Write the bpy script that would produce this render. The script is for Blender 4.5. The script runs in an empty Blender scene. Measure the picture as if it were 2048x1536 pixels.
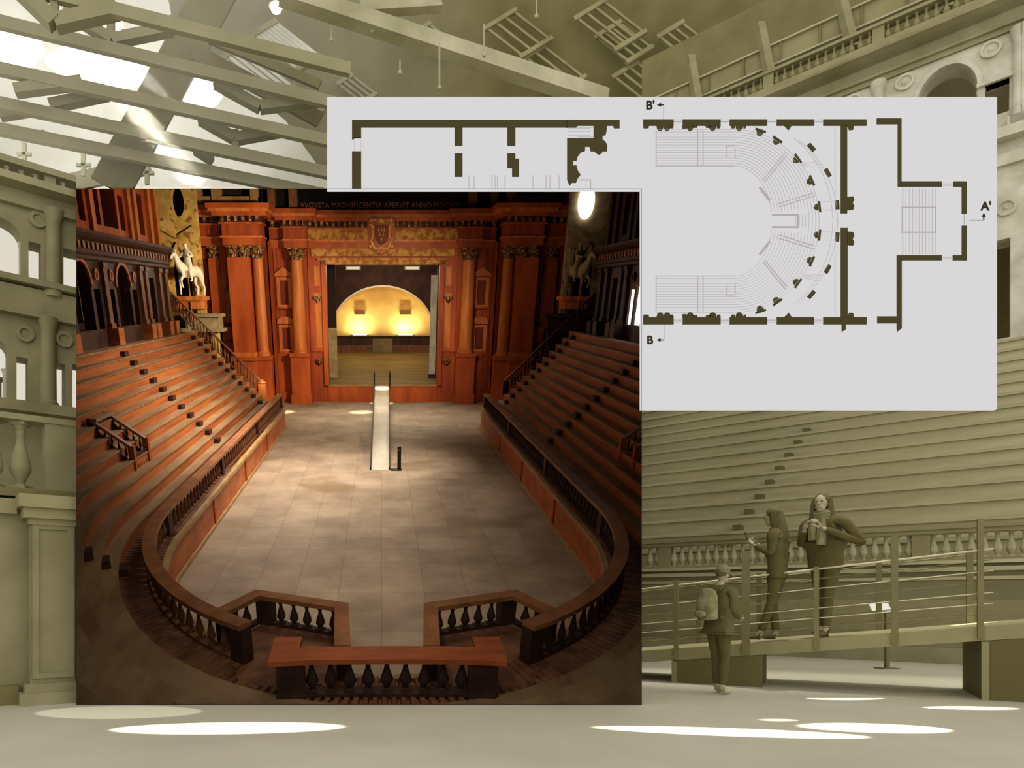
import bpy, bmesh, math, random
from mathutils import Vector, Matrix
from mathutils.geometry import tessellate_polygon
RN = random.Random(7)
SC = bpy.context.scene
COL = SC.collection
# lens of the view: focal length and the point straight ahead, in pixels of the 2048 x 1536 frame
F, PX, PY, CH = 1400.0, 763.0, 1200.0, 1.2
TILT = math.atan((PY - 586) / F)
I4 = Matrix.Identity(4)
CAMT = Matrix.Translation((0, 0, CH))
MT = CAMT @ Matrix.Rotation(TILT, 4, 'X')      # frame of the tilted theatre in the case
SN, CS = math.sin(TILT), math.cos(TILT)
PI = math.pi


def lin(c):
    out = []
    for x in c[:3]:
        x = x / 255.0
        out.append(x / 12.92 if x <= 0.04045 else ((x + 0.055) / 1.055) ** 2.4)
    return (*out, 1.0)


# ---------------------------------------------------------------- materials
def mat(name, c1, c2=None, scale=(3, 3, 3), rough=0.65, planks=None, bump=0.0, spec=0.3, rnd=0.0, detail=4.0, metal=0.0, emit=None, es=0.0, contrast=(0.35, 0.65), tiles=None, spots=None):
    m = bpy.data.materials.new(name)
    m.use_nodes = True
    nt = m.node_tree
    N, L = nt.nodes, nt.links
    b = N['Principled BSDF']
    b.inputs['Roughness'].default_value = rough
    b.inputs['Specular IOR Level'].default_value = spec
    b.inputs['Metallic'].default_value = metal
    if emit is not None:
        b.inputs['Emission Color'].default_value = lin(emit)
        b.inputs['Emission Strength'].default_value = es
    if c2 is None and planks is None:
        b.inputs['Base Color'].default_value = lin(c1)
        return m
    tc = N.new('ShaderNodeTexCoord')
    mp = N.new('ShaderNodeMapping')
    mp.inputs['Scale'].default_value = scale
    L.new(tc.outputs['Object'], mp.inputs['Vector'])
    nz = N.new('ShaderNodeTexNoise')
    nz.inputs['Scale'].default_value = 1.0
    nz.inputs['Detail'].default_value = detail
    nz.inputs['Roughness'].default_value = 0.6
    L.new(mp.outputs['Vector'], nz.inputs['Vector'])
    cr = N.new('ShaderNodeValToRGB')
    cr.color_ramp.elements[0].position = contrast[0]
    cr.color_ramp.elements[1].position = contrast[1]
    cr.color_ramp.elements[0].color = lin(c1)
    cr.color_ramp.elements[1].color = lin(c2 or c1)
    L.new(nz.outputs['Fac'], cr.inputs['Fac'])
    col = cr.outputs['Color']
    if rnd:
        oi = N.new('ShaderNodeObjectInfo')
        mr = N.new('ShaderNodeMapRange')
        mr.inputs['To Min'].default_value = 1 - rnd
        mr.inputs['To Max'].default_value = 1 + rnd
        L.new(oi.outputs['Random'], mr.inputs['Value'])
        hs = N.new('ShaderNodeHueSaturation')
        L.new(mr.outputs['Result'], hs.inputs['Value'])
        L.new(col, hs.inputs['Color'])
        col = hs.outputs['Color']
    for ax, w, dark, lw in (planks or []):
        sp = N.new('ShaderNodeSeparateXYZ')
        L.new(tc.outputs['Object'], sp.inputs[0])
        d = N.new('ShaderNodeMath'); d.operation = 'DIVIDE'
        L.new(sp.outputs['XYZ'.index(ax)], d.inputs[0]); d.inputs[1].default_value = w
        fr = N.new('ShaderNodeMath'); fr.operation = 'FRACT'
        L.new(d.outputs[0], fr.inputs[0])
        lt = N.new('ShaderNodeMath'); lt.operation = 'LESS_THAN'
        L.new(fr.outputs[0], lt.inputs[0]); lt.inputs[1].default_value = lw
        # each board its own tone
        fl = N.new('ShaderNodeMath'); fl.operation = 'FLOOR'
        L.new(d.outputs[0], fl.inputs[0])
        wn = N.new('ShaderNodeTexWhiteNoise'); wn.noise_dimensions = '1D'
        L.new(fl.outputs[0], wn.inputs['W'])
        m2 = N.new('ShaderNodeMapRange')
        m2.inputs['To Min'].default_value = 0.86; m2.inputs['To Max'].default_value = 1.12
        L.new(wn.outputs['Value'], m2.inputs['Value'])
        h2 = N.new('ShaderNodeHueSaturation')
        L.new(m2.outputs['Result'], h2.inputs['Value']); L.new(col, h2.inputs['Color'])
        mx = N.new('ShaderNodeMix'); mx.data_type = 'RGBA'; mx.blend_type = 'MULTIPLY'
        L.new(lt.outputs[0], mx.inputs['Factor'])
        L.new(h2.outputs['Color'], mx.inputs['A'])
        mx.inputs['B'].default_value = (dark, dark, dark, 1)
        col = mx.outputs['Result']
    if tiles:
        bt = N.new('ShaderNodeTexBrick')
        bt.inputs['Color1'].default_value = (1, 1, 1, 1); bt.inputs['Color2'].default_value = (0.84, 0.82, 0.8, 1)
        bt.inputs['Mortar'].default_value = (0.66, 0.63, 0.6, 1)
        bt.inputs['Scale'].default_value = 1.0; bt.offset = 0.0 if len(tiles) > 3 else 0.5
        bt.inputs['Mortar Size'].default_value = tiles[2]
        bt.inputs['Brick Width'].default_value = tiles[0]; bt.inputs['Row Height'].default_value = tiles[1]
        L.new(tc.outputs['Object'], bt.inputs['Vector'])
        mx = N.new('ShaderNodeMix'); mx.data_type = 'RGBA'; mx.blend_type = 'MULTIPLY'
        mx.inputs['Factor'].default_value = 1.0
        L.new(col, mx.inputs['A']); L.new(bt.outputs['Color'], mx.inputs['B'])
        col = mx.outputs['Result']
    if spots:
        n2 = N.new('ShaderNodeTexNoise'); n2.inputs['Scale'].default_value = spots[0]; n2.inputs['Detail'].default_value = 3
        L.new(tc.outputs['Object'], n2.inputs['Vector'])
        c3 = N.new('ShaderNodeValToRGB')
        c3.color_ramp.elements[0].position = spots[1]; c3.color_ramp.elements[1].position = spots[1] + 0.08
        c3.color_ramp.elements[0].color = (0, 0, 0, 1); c3.color_ramp.elements[1].color = (1, 1, 1, 1)
        L.new(n2.outputs['Fac'], c3.inputs['Fac'])
        mx = N.new('ShaderNodeMix'); mx.data_type = 'RGBA'
        L.new(c3.outputs['Color'], mx.inputs['Factor'])
        L.new(col, mx.inputs['A']); mx.inputs['B'].default_value = lin(spots[2])
        col = mx.outputs['Result']
    L.new(col, b.inputs['Base Color'])
    if bump:
        bp = N.new('ShaderNodeBump'); bp.inputs['Strength'].default_value = bump; bp.inputs['Distance'].default_value = 0.05
        L.new(nz.outputs['Fac'], bp.inputs['Height'])
        L.new(bp.outputs['Normal'], b.inputs['Normal'])
    return m


def glow(name, c, s):
    m = bpy.data.materials.new(name)
    m.use_nodes = True
    nt = m.node_tree
    nt.nodes.clear()
    e = nt.nodes.new('ShaderNodeEmission')
    e.inputs['Color'].default_value = lin(c); e.inputs['Strength'].default_value = s
    o = nt.nodes.new('ShaderNodeOutputMaterial')
    nt.links.new(e.outputs[0], o.inputs['Surface'])
    return m


# ---------------------------------------------------------------- mesh builder
class MB:
    def __init__(s):
        s.v = []; s.f = []; s.smooth = False

    def add(s, vs, fs, M=None):
        b = len(s.v)
        s.v += [M @ Vector(p) if M is not None else Vector(p) for p in vs]
        s.f += [tuple(b + i for i in f) for f in fs]
        return s

    def box(s, x0, x1, y0, y1, z0, z1, M=None):
        return s.add([(x0, y0, z0), (x1, y0, z0), (x1, y1, z0), (x0, y1, z0), (x0, y0, z1), (x1, y0, z1), (x1, y1, z1), (x0, y1, z1)],
                     [(0, 3, 2, 1), (4, 5, 6, 7), (0, 1, 5, 4), (1, 2, 6, 5), (2, 3, 7, 6), (3, 0, 4, 7)], M)

    def quad(s, a, b, c, d):
        return s.add([a, b, c, d], [(0, 1, 2, 3)])

    def lathe(s, prof, c=(0, 0, 0), n=12, M=None, a0=0, a1=2 * PI):
        full = abs(a1 - a0 - 2 * PI) < 1e-6
        k = n if full else n + 1
        vs = []
        for r, z in prof:
            for i in range(k):
                a = a0 + (a1 - a0) * i / n
                vs.append((c[0] + r * math.cos(a), c[1] + r * math.sin(a), c[2] + z))
        fs = []
        for j in range(len(prof) - 1):
            for i in range(n):
                i2 = (i + 1) % k
                fs.append((j * k + i, j * k + i2, (j + 1) * k + i2, (j + 1) * k + i))
        if full:
            if prof[0][0] > 1e-4: fs.append(tuple(range(k))[::-1])
            if prof[-1][0] > 1e-4: fs.append(tuple((len(prof) - 1) * k + i for i in range(k)))
        s.smooth = True
        return s.add(vs, fs, M)

    def bar(s, a, b, w, h, up=(0, 0, 1), M=None):
        a, b = Vector(a), Vector(b)
        d = (b - a).normalized(); u = Vector(up)
        r = d.cross(u)
        if r.length < 1e-4: r = d.cross(Vector((0, 1, 0)))
        r.normalize(); u = r.cross(d).normalized()
        vs = []
        for p in (a, b):
            for i, j in ((-1, -1), (1, -1), (1, 1), (-1, 1)):
                vs.append(p + r * (i * w / 2) + u * (j * h / 2))
        return s.add(vs, [(0, 1, 2, 3), (7, 6, 5, 4), (0, 4, 5, 1), (1, 5, 6, 2), (2, 6, 7, 3), (3, 7, 4, 0)], M)

    def tube(s, pts, r, n=6, M=None):
        pts = [Vector(p) for p in pts]
        vs = []; fs = []
        for i, p in enumerate(pts):
            d = (pts[min(i + 1, len(pts) - 1)] - pts[max(i - 1, 0)]).normalized()
            x = d.cross(Vector((0.13, 0.21, 1)))
            if x.length < 1e-3: x = d.cross(Vector((1, 0, 0)))
            x.normalize(); y = d.cross(x)
            rr = r[i] if isinstance(r, (list, tuple)) else r
            for k in range(n):
                a = 2 * PI * k / n
                vs.append(p + x * (rr * math.cos(a)) + y * (rr * math.sin(a)))
        for i in range(len(pts) - 1):
            for k in range(n):
                k2 = (k + 1) % n
                fs.append((i * n + k, i * n + k2, (i + 1) * n + k2, (i + 1) * n + k))
        fs.append(tuple(range(n))[::-1]); fs.append(tuple((len(pts) - 1) * n + k for k in range(n)))
        s.smooth = True
        return s.add(vs, fs, M)

    def sweep(s, secs, closed_prof=True, cap=True, M=None):
        """secs: list of rings of 3-D points"""
        n = len(secs[0]); vs = []; fs = []
        for r in secs: vs += r
        m = n if closed_prof else n - 1
        for i in range(len(secs) - 1):
            for k in range(m):
                k2 = (k + 1) % n
                fs.append((i * n + k, i * n + k2, (i + 1) * n + k2, (i + 1) * n + k))
        if cap and closed_prof:
            fs.append(tuple(range(n))[::-1]); fs.append(tuple((len(secs) - 1) * n + k for k in range(n)))
        return s.add(vs, fs, M)

    def plate(s, outer, holes, y0, y1, M=None):
        """polygon with holes in the x-z plane, extruded from y0 to y1"""
        loops = [outer] + list(holes)
        flat = [p for lp in loops for p in lp]
        tris = tessellate_polygon([[Vector((p[0], p[1], 0)) for p in lp] for lp in loops])
        n = len(flat)
        vs = [(p[0], y0, p[1]) for p in flat] + [(p[0], y1, p[1]) for p in flat]
        fs = [tuple(t) for t in tris] + [tuple(i + n for i in t[::-1]) for t in tris]
        b = 0
        for lp in loops:
            k = len(lp)
            for i in range(k):
                j = (i + 1) % k
                fs.append((b + i, b + j, n + b + j, n + b + i))
            b += k
        return s.add(vs, fs, M)

    def ball(s, c, r, n=10, m=7, M=None):
        rx, ry, rz = r if isinstance(r, (tuple, list)) else (r, r, r)
        vs = [(c[0], c[1], c[2] - rz)]
        for j in range(1, m):
            t = -PI / 2 + PI * j / m
            for i in range(n):
                a = 2 * PI * i / n
                vs.append((c[0] + rx * math.cos(t) * math.cos(a), c[1] + ry * math.cos(t) * math.sin(a), c[2] + rz * math.sin(t)))
        vs.append((c[0], c[1], c[2] + rz))
        fs = [(0, 1 + (i + 1) % n, 1 + i) for i in range(n)]
        for j in range(m - 2):
            for i in range(n):
                i2 = (i + 1) % n
                fs.append((1 + j * n + i, 1 + j * n + i2, 1 + (j + 1) * n + i2, 1 + (j + 1) * n + i))
        t = len(vs) - 1; b = 1 + (m - 2) * n
        fs += [(b + i, b + (i + 1) % n, t) for i in range(n)]
        s.smooth = True
        return s.add(vs, fs, M)

    def join(s, o, M=None):
        s.smooth = s.smooth or o.smooth
        return s.add(o.v, o.f, M)


# planes of the case: the theatre stands between them (through the eye in the theatre's own frame)
def ray(px, py):
    x = (px - PX) / F; y = (PY - py) / F
    return Vector((x, CS + y * SN, -SN + y * CS))


def tz(px, py, Z):
    r = ray(px, py); return r * (Z / r.z)


def ty(px, py, Y):
    r = ray(px, py); return r * (Y / r.y)


def tx(px, py, X):
    r = ray(px, py); return r * (X / r.x)


BX0, BY0, BX1, BY1, D0 = 153.0, 378.0, 1283.0, 1408.0, 8.0
FWD = Vector((0, CS, -SN))
c00, c10, c11, c01 = ray(BX0, BY0), ray(BX1, BY0), ray(BX1, BY1), ray(BX0, BY1)
TPL = [(Vector((0, 0, 0)), c00.cross(c01).normalized()), (Vector((0, 0, 0)), c11.cross(c10).normalized()),
       (Vector((0, 0, 0)), c10.cross(c00).normalized()), (Vector((0, 0, 0)), c01.cross(c11).normalized()), (FWD * D0, -FWD)]
_mid = ray(718, 890) * 20
TPL = [(p, n if (_mid - p).dot(n) < 0 else -n) for p, n in TPL]
HPL = {'R': (Vector((0, 0, CH)), Vector((-1, (1283.7 - PX) / F, 0))), 'L': (Vector((0, 0, CH)), Vector((1, (PX - 152.4) / F, 0))),
       'T': (Vector((0, 0, CH)), Vector((0, (PY - 377.5) / F, -1)))}


def make_mesh(name, mb, clip=None, smooth_angle=38, merge=False):
    me = bpy.data.meshes.new(name)
    bm = bmesh.new()
    vs = [bm.verts.new(p) for p in mb.v]
    for f in mb.f:
        try:
            bm.faces.new([vs[i] for i in f])
        except ValueError:
            pass
    if merge:
        bmesh.ops.remove_doubles(bm, verts=bm.verts, dist=1e-4)
    for p, n in (clip or []):
        bmesh.ops.bisect_plane(bm, geom=bm.verts[:] + bm.edges[:] + bm.faces[:], dist=1e-5, plane_co=p, plane_no=n, clear_outer=True)
    bmesh.ops.recalc_face_normals(bm, faces=bm.faces)
    bm.to_mesh(me); bm.free()
    if mb.smooth:
        for p in me.polygons: p.use_smooth = True
        me.set_sharp_from_angle(angle=math.radians(smooth_angle))
    return me


LOC = {}


def obj(name, mb, m, parent=None, M=None, clip=None, loc=None, merge=False):
    """one mesh object.  Vertices come in the frame M (I4 hall / MT theatre); the origin goes to the thing's base."""
    me = make_mesh(name, mb, clip, merge=merge)
    if len(me.vertices) == 0:
        bpy.data.meshes.remove(me)
        return None
    if parent is not None:
        lo = LOC[parent.name]
    elif loc is not None:
        lo = Vector(loc)
    else:
        xs = [v.co for v in me.vertices]
        lo = Vector(((min(c.x for c in xs) + max(c.x for c in xs)) / 2, (min(c.y for c in xs) + max(c.y for c in xs)) / 2, min(c.z for c in xs)))
    me.transform(Matrix.Translation(-lo))
    o = bpy.data.objects.new(name, me)
    COL.objects.link(o)
    if m is not None: me.materials.append(m)
    if parent is not None:
        o.parent = parent
    else:
        o.matrix_world = (M or I4) @ Matrix.Translation(lo)
    LOC[o.name] = lo
    return o


def tag(o, label, cat, group=None, kind=None):
    if o is None: return o
    o['label'] = label; o['category'] = cat
    if group: o['group'] = group
    if kind: o['kind'] = kind
    return o


def thing(name, loc, label, cat, group=None, M=None):
    o = bpy.data.objects.new(name, None)
    o.empty_display_size = 0.2
    COL.objects.link(o)
    o.matrix_world = (M or I4) @ Matrix.Translation(Vector(loc))
    LOC[o.name] = Vector(loc)
    return tag(o, label, cat, group)


def struct(name, mb, m, M=None, clip=None, parent=None, loc=None):
    o = obj(name, mb, m, parent, M, clip, loc)
    if o is not None and parent is None: o['kind'] = 'structure'
    return o


def sroot(name, loc, M=None):
    o = bpy.data.objects.new(name, None)
    COL.objects.link(o)
    o.matrix_world = (M or I4) @ Matrix.Translation(Vector(loc))
    LOC[o.name] = Vector(loc); o['kind'] = 'structure'
    return o


def inst(src, parent, loc, name=None):
    """another part of the same kind: shares its mesh (loc in the parent's own frame)"""
    o = src.copy(); COL.objects.link(o)
    o.parent = parent; o.matrix_local = loc if isinstance(loc, Matrix) else Matrix.Translation(loc)
    return o


def dup(root, MW, label=None, group=None):
    r = root.copy(); COL.objects.link(r); r.matrix_world = MW
    LOC[r.name] = LOC[root.name]
    if label: r['label'] = label
    if group: r['group'] = group
    for ch in list(root.children):
        c = ch.copy(); COL.objects.link(c); c.parent = r
        for g in list(ch.children):
            d = g.copy(); COL.objects.link(d); d.parent = c
    return r


def light(kind, name, loc, target, energy, color, size=0.5, M=None, angle=None, blend=0.2, size_y=None):
    l = bpy.data.lights.new(name, kind)
    l.energy = energy; l.color = color
    if kind == 'AREA':
        l.size = size
        if size_y: l.shape = 'RECTANGLE'; l.size_y = size_y
    else:
        l.shadow_soft_size = size
    if kind == 'SPOT':
        l.spot_size = angle; l.spot_blend = blend
    o = bpy.data.objects.new(name, l); COL.objects.link(o)
    M = M or I4
    p = M @ Vector(loc); t = M @ Vector(target)
    o.matrix_world = Matrix.Translation(p) @ (t - p).to_track_quat('-Z', 'Y').to_matrix().to_4x4()
    return o


def baluster_mb(h, r, n=10, sq=True):
    p = [(0.55, 0.0), (0.55, 0.05), (0.42, 0.08), (0.5, 0.13), (0.98, 0.27), (1.0, 0.34), (0.8, 0.48), (0.42, 0.68), (0.34, 0.8), (0.5, 0.85), (0.36, 0.89), (0.62, 0.95), (0.62, 1.0)]
    b = MB().lathe([(q * r, z * h) for q, z in p], n=n)
    if sq:
        b.box(-r * .85, r * .85, -r * .85, r * .85, 0, h * .05); b.box(-r * .75, r * .75, -r * .75, r * .75, h * .95, h)
    return b


def arch_loop(x, w, z0, zs, n=10, top=None):
    """round-headed opening: centre x, half width w, from z0 to spring zs"""
    pts = [(x - w, z0), (x + w, z0)]
    for i in range(n + 1):
        a = PI * i / n
        pts.append((x + w * math.cos(a), zs + (top or w) * math.sin(a)))
    return pts


def rect_loop(x0, x1, z0, z1):
    return [(x0, z0), (x1, z0), (x1, z1), (x0, z1)]


def skin(nodes, edges, sub=2, root=0):
    """nodes: [(x,y,z,r)] or [(x,y,z,rx,ry)]; grows one smooth limb surface and returns it as an MB"""
    me = bpy.data.meshes.new('tmp_skin')
    me.from_pydata([n[:3] for n in nodes], edges, [])
    o = bpy.data.objects.new('tmp_skin', me); COL.objects.link(o)
    md = o.modifiers.new('skin', 'SKIN'); md.use_smooth_shade = True
    sv = me.skin_vertices[0].data
    for i, n in enumerate(nodes):
        sv[i].radius = (n[3], n[4] if len(n) > 4 else n[3])
        sv[i].use_root = (i == root)
    if sub:
        ss = o.modifiers.new('sub', 'SUBSURF'); ss.levels = sub; ss.render_levels = sub
    dg = bpy.context.evaluated_depsgraph_get(); dg.update()
    em = o.evaluated_get(dg).to_mesh()
    mb = MB(); mb.smooth = True
    mb.add([v.co.copy() for v in em.vertices], [tuple(p.vertices) for p in em.polygons])
    o.evaluated_get(dg).to_mesh_clear()
    bpy.data.objects.remove(o); bpy.data.meshes.remove(me)
    return mb


def chain(n0, n):
    return [(i, i + 1) for i in range(n0, n0 + n - 1)]
# ================================================================ materials of the theatre in the case
W_RED = mat('red_wood', (150, 62, 22), (186, 88, 34), (1.2, 1.2, 0.25), 0.5, bump=0.1, rnd=0.06)
W_WALL = mat('boarded_red_wood', (140, 54, 20), (172, 76, 28), (3, 3, 0.3), 0.55, planks=[('X', 0.42, 0.8, 0.05)], rnd=0.04)
W_ORG = mat('orange_wood', (176, 92, 38), (214, 132, 62), (2, 2, 0.3), 0.45, bump=0.1, rnd=0.05)
W_TREAD = mat('grey_brown_boards', (126, 94, 62), (160, 128, 90), (1.5, 0.35, 1.5), 0.6, bump=0.1, rnd=0.08)
W_RISER = mat('orange_boards', (138, 70, 26), (178, 100, 44), (1.2, 0.3, 3), 0.55, bump=0.1, rnd=0.1)
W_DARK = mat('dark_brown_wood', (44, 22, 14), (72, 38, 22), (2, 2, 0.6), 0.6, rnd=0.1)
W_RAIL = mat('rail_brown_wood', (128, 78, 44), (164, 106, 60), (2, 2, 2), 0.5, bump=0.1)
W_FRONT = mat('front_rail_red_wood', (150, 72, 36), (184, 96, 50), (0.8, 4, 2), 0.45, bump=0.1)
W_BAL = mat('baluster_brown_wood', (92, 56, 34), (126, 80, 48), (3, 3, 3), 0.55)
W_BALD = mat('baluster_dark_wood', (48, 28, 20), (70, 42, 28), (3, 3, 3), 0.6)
W_LEDGE = mat('pale_ledge_wood', (150, 118, 76), (178, 146, 98), (2, 2, 2), 0.6)
W_POD = mat('podium_orange_boards', (158, 78, 34), (196, 112, 56), (1.2, 1.2, 2.5), 0.5, planks=[('Z', 0.45, 0.82, 0.06)])
W_BOARD = mat('walkway_boards', (96, 60, 40), (140, 92, 62), (2, 2, 2), 0.6)
M_FLOOR = mat('worn_arena_boards', (138, 120, 98), (172, 152, 128), (0.5, 0.5, 1), 0.6, detail=8, tiles=(1.25, 1.25, 0.014, 0), spots=(0.22, 0.6, (128, 106, 78)))
M_STAGEF = mat('stage_boards', (116, 98, 62), (146, 126, 84), (0.4, 2, 1), 0.55, planks=[('Y', 0.9, 0.8, 0.05)])
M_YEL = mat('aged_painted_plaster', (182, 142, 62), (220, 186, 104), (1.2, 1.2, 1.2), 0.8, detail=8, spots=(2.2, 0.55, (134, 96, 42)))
M_APSE = mat('ochre_plaster', (206, 168, 92), (228, 194, 120), (0.5, 0.5, 0.5), 0.8)
M_FRIEZE = mat('painted_frieze', (150, 96, 40), (204, 150, 76), (2.6, 2.6, 2.6), 0.7, detail=9, contrast=(0.42, 0.56))
M_CAP = mat('gilded_dark_capital', (70, 36, 20), (214, 160, 90), (6, 6, 6), 0.6, detail=8, contrast=(0.46, 0.66))
M_TAN = mat('tan_attic_wood', (150, 108, 58), (176, 134, 78), (2, 2, 0.4), 0.6)
M_BLACK = mat('dark_attic_panel', (22, 15, 13), (34, 22, 18), (2, 2, 2), 0.8)
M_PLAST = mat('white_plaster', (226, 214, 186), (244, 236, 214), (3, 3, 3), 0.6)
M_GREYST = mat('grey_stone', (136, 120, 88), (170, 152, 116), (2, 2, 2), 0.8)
M_DOOR = mat('red_recess_panel', (104, 34, 14), (124, 44, 18), (2, 2, 0.4), 0.6)
M_BRICK = mat('dark_brick', (58, 32, 28), (84, 50, 40), (1, 1, 1), 0.8, tiles=(1.2, 0.4, 0.05))  # dark brown brick tone, even over all stage walls
M_CASEIN = mat('case_lining', (30, 20, 16), (38, 26, 20), (1, 1, 1), 0.8)
M_CASE = mat('case_outer_boards', (112, 106, 66), (124, 118, 76), (0.4, 0.4, 0.4), 0.7)
M_LET = mat('faded_letter_paint', (190, 128, 92), rough=0.8)
M_IRON = mat('black_iron', (20, 18, 18), rough=0.5)
M_LATT = mat('lattice_glass', (150, 130, 80), (170, 150, 100), (4, 4, 4), 0.4)
G_DAY = glow('daylight_pane', (255, 246, 226), 3.2)
G_LAMP = glow('lamp_tube', (255, 236, 160), 30)
G_LAMP2 = glow('small_lamp', (255, 224, 170), 12)
G_VENT = glow('lit_vent_pane', (236, 226, 196), 0.9)
XC = 0.1
YE = 46.0


def U(d, k=120, ye=YE, a0=PI, a1=2 * PI, straight=True):
    """plan curve of the horseshoe, offset outward by d; from the far left end round the front to the far right end"""
    rx, ry = 6.5 + d, 9.0 + d
    p = []
    if straight: p += [(XC - rx, y) for y in (ye, 40, 34, 28, 24)]
    p += [(XC + rx * math.cos(a0 + (a1 - a0) * i / k), 20.3 + ry * math.sin(a0 + (a1 - a0) * i / k)) for i in range(k + 1)]
    if straight: p += [(XC + rx, y) for y in (24, 28, 34, 40, ye)]
    return p


def rise(a):
    """the banks run out to nearly level boards round the front; a = angle from the side"""
    a = min(a, PI - a)
    t = min(1, max(0, (a - .05) / .85)); t = t * t * (3 - 2 * t)
    return 1 - .93 * t


def band(prof, flat=False, k=120):
    """sweep a (d, z) profile along the horseshoe"""
    cur = [U(d, k) for d, z in prof]
    n = len(cur[0]); out = []
    for i in range(n):
        g = 1
        if flat and 5 <= i < n - 5: g = rise(PI * (i - 5) / k)
        out.append([(cur[j][i][0], cur[j][i][1], ZP + (prof[j][1] - ZP) * g) for j in range(len(prof))])
    return MB().sweep(out)


ORD = ['lowest', 'second', 'third', 'fourth', 'fifth', 'sixth', 'seventh', 'eighth', 'ninth', 'tenth', 'eleventh', 'topmost']
NT, TW, TH = 12, 0.37, 0.375
ZP = -6.65      # podium walk level
Dk = lambda k: 0.85 + TW * k
Zk = lambda k: ZP + TH * k

# ---------------------------------------------------------------- the case itself
case = thing('display_case', MT.inverted() @ Vector((-0.25, 8.0, 0.02)), 'large open-fronted case holding the orange wooden theatre, beside the plan panel', 'display case', M=MT)
DF = 84.0
rim = [c00 * D0, c10 * D0, c11 * D0, c01 * D0]
bx = lambda px, py, d: ray(px, py) * d
e_ = 0.7
for nm, (a, b), (ea, eb) in (('side_panel', (0, 3), (-1, 0)), ('side_panel', (1, 2), (1, 0)), ('top_panel', (0, 1), (0, -1)), ('bottom_panel', (3, 2), (0, 1))):
    cs = [(BX0, BY0), (BX1, BY0), (BX1, BY1), (BX0, BY1)]
    p, q = cs[a], cs[b]
    i0, i1, i2, i3 = bx(*p, D0), bx(*q, D0), bx(*q, DF), bx(*p, DF)
    g = lambda c: (c[0] + (-e_ if c[0] < 700 else e_), c[1] + (-e_ if c[1] < 700 else e_))
    o0, o1, o2, o3 = bx(*g(p), D0), bx(*g(q), D0), bx(*g(q), DF), bx(*g(p), DF)
    mb = MB().add([i0, i1, i2, i3, o0, o1, o2, o3], [(0, 1, 2, 3), (4, 7, 6, 5), (0, 4, 5, 1), (1, 5, 6, 2), (2, 6, 7, 3), (3, 7, 4, 0)])
    o = obj(nm, mb, M_CASE, case)
    o.data.materials.append(M_CASEIN)
    o.data.polygons[0].material_index = 1
    for q in o.data.polygons:
        if len({round(v, 3) for v in [abs((o.data.vertices[i].co + LOC[case.name]).dot(FWD) - D0) for i in q.vertices]}) == 1 and abs((o.data.vertices[q.vertices[0]].co + LOC[case.name]).dot(FWD) - D0) < .01: q.material_index = 1
obj('back_panel', MB().quad(*[c * DF for c in (c00, c10, c11, c01)]), M_CASEIN, case)

# ---------------------------------------------------------------- floors, podium, walkway
struct('floor', MB().box(-9, 9, 8, 58.2, -8.2, -8.0), M_FLOOR, MT, TPL, loc=(0, 0, -8))
pod = sroot('podium_wall', (XC, 30, -8), MT)
struct('podium_boards', band([(-0.2, -8), (0.9, -8), (0.9, ZP - .1), (-0.2, ZP - .1)], k=60), W_POD, MT, TPL, pod)
struct('pale_base_strip', band([(-0.27, -8), (-0.2, -8), (-0.2, -7.86), (-0.27, -7.86)], k=60), W_LEDGE, MT, TPL, pod)
struct('cornice_strip', band([(-0.36, ZP - .16), (-.2, ZP - .22), (-.2, ZP - .02), (-0.36, ZP - .02)], k=60), W_LEDGE, MT, TPL, pod)
for y in (25, 31.5, 38):
    for sx in (-1, 1):
        struct('panel_batten', MB().box(XC + sx * 6.3 - .05, XC + sx * 6.3 + .05, y, y + .22, -8, ZP - .2), W_RED, MT, None, pod)

# walkway of radial boards
NB = 130
pts = []
cur0, cur1 = U(-.22, k=NB * 4), U(.9, k=NB * 4)
secs = []
for i in range(len(cur0)):
    z = ZP - (0.22 if i % 4 in (2,) else 0)
    secs.append([(cur0[i][0], cur0[i][1], ZP - .3), (cur1[i][0], cur1[i][1], ZP - .3), (cur1[i][0], cur1[i][1], z), (cur0[i][0], cur0[i][1], z)])
tag(obj('walkway', MB().sweep(secs), W_BOARD, None, MT, TPL), 'curved brown walkway of radial boards behind the arena balustrade', 'walkway')

for sx, side in ((-1, 'left'), (1, 'right')):
    q = [(-3.35, 12.9), (-2.68, 13.95), (-.83, 13.32), (-.72, 11.3), (-2.7, 11.2)]
    q = [(XC + (x if sx < 0 else -x), y) for x, y in q]
    mb = MB()
    n = len(q)
    mb.add([(x, y, -8) for x, y in q] + [(x, y, ZP) for x, y in q], [tuple(range(n)), tuple(range(2 * n - 1, n - 1, -1))] + [(i, (i + 1) % n, n + (i + 1) % n, n + i) for i in range(n)])
    tag(obj('landing_platform', mb, W_BOARD, None, MT, TPL), f'brown boarded landing inside the jutting {side} balustrade near the front gap', 'platform')

# ---------------------------------------------------------------- seating tiers
for k in range(NT):
    lab = f'{ORD[k]} long wooden seating tier curving round the horseshoe arena'
    if k == 0: lab = 'lowest long wooden seating tier, next to the boarded walkway'
    t = thing('seating_tier', (XC, 30, Zk(k)), lab, 'seating tier', 'seating tiers of the orange theatre', MT)
    obj('riser', band([(Dk(k), Zk(k) - .02), (Dk(k) + .06, Zk(k) - .02), (Dk(k) + .06, Zk(k + 1) - .05), (Dk(k), Zk(k + 1) - .05)], True, 90), W_RISER, t, None, TPL)
    obj('tread', band([(Dk(k) - .035, Zk(k + 1) - .05), (Dk(k + 1) + .06, Zk(k + 1) - .05), (Dk(k + 1) + .06, Zk(k + 1)), (Dk(k) - .035, Zk(k + 1))], True, 90), W_TREAD, t, None, TPL)


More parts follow.
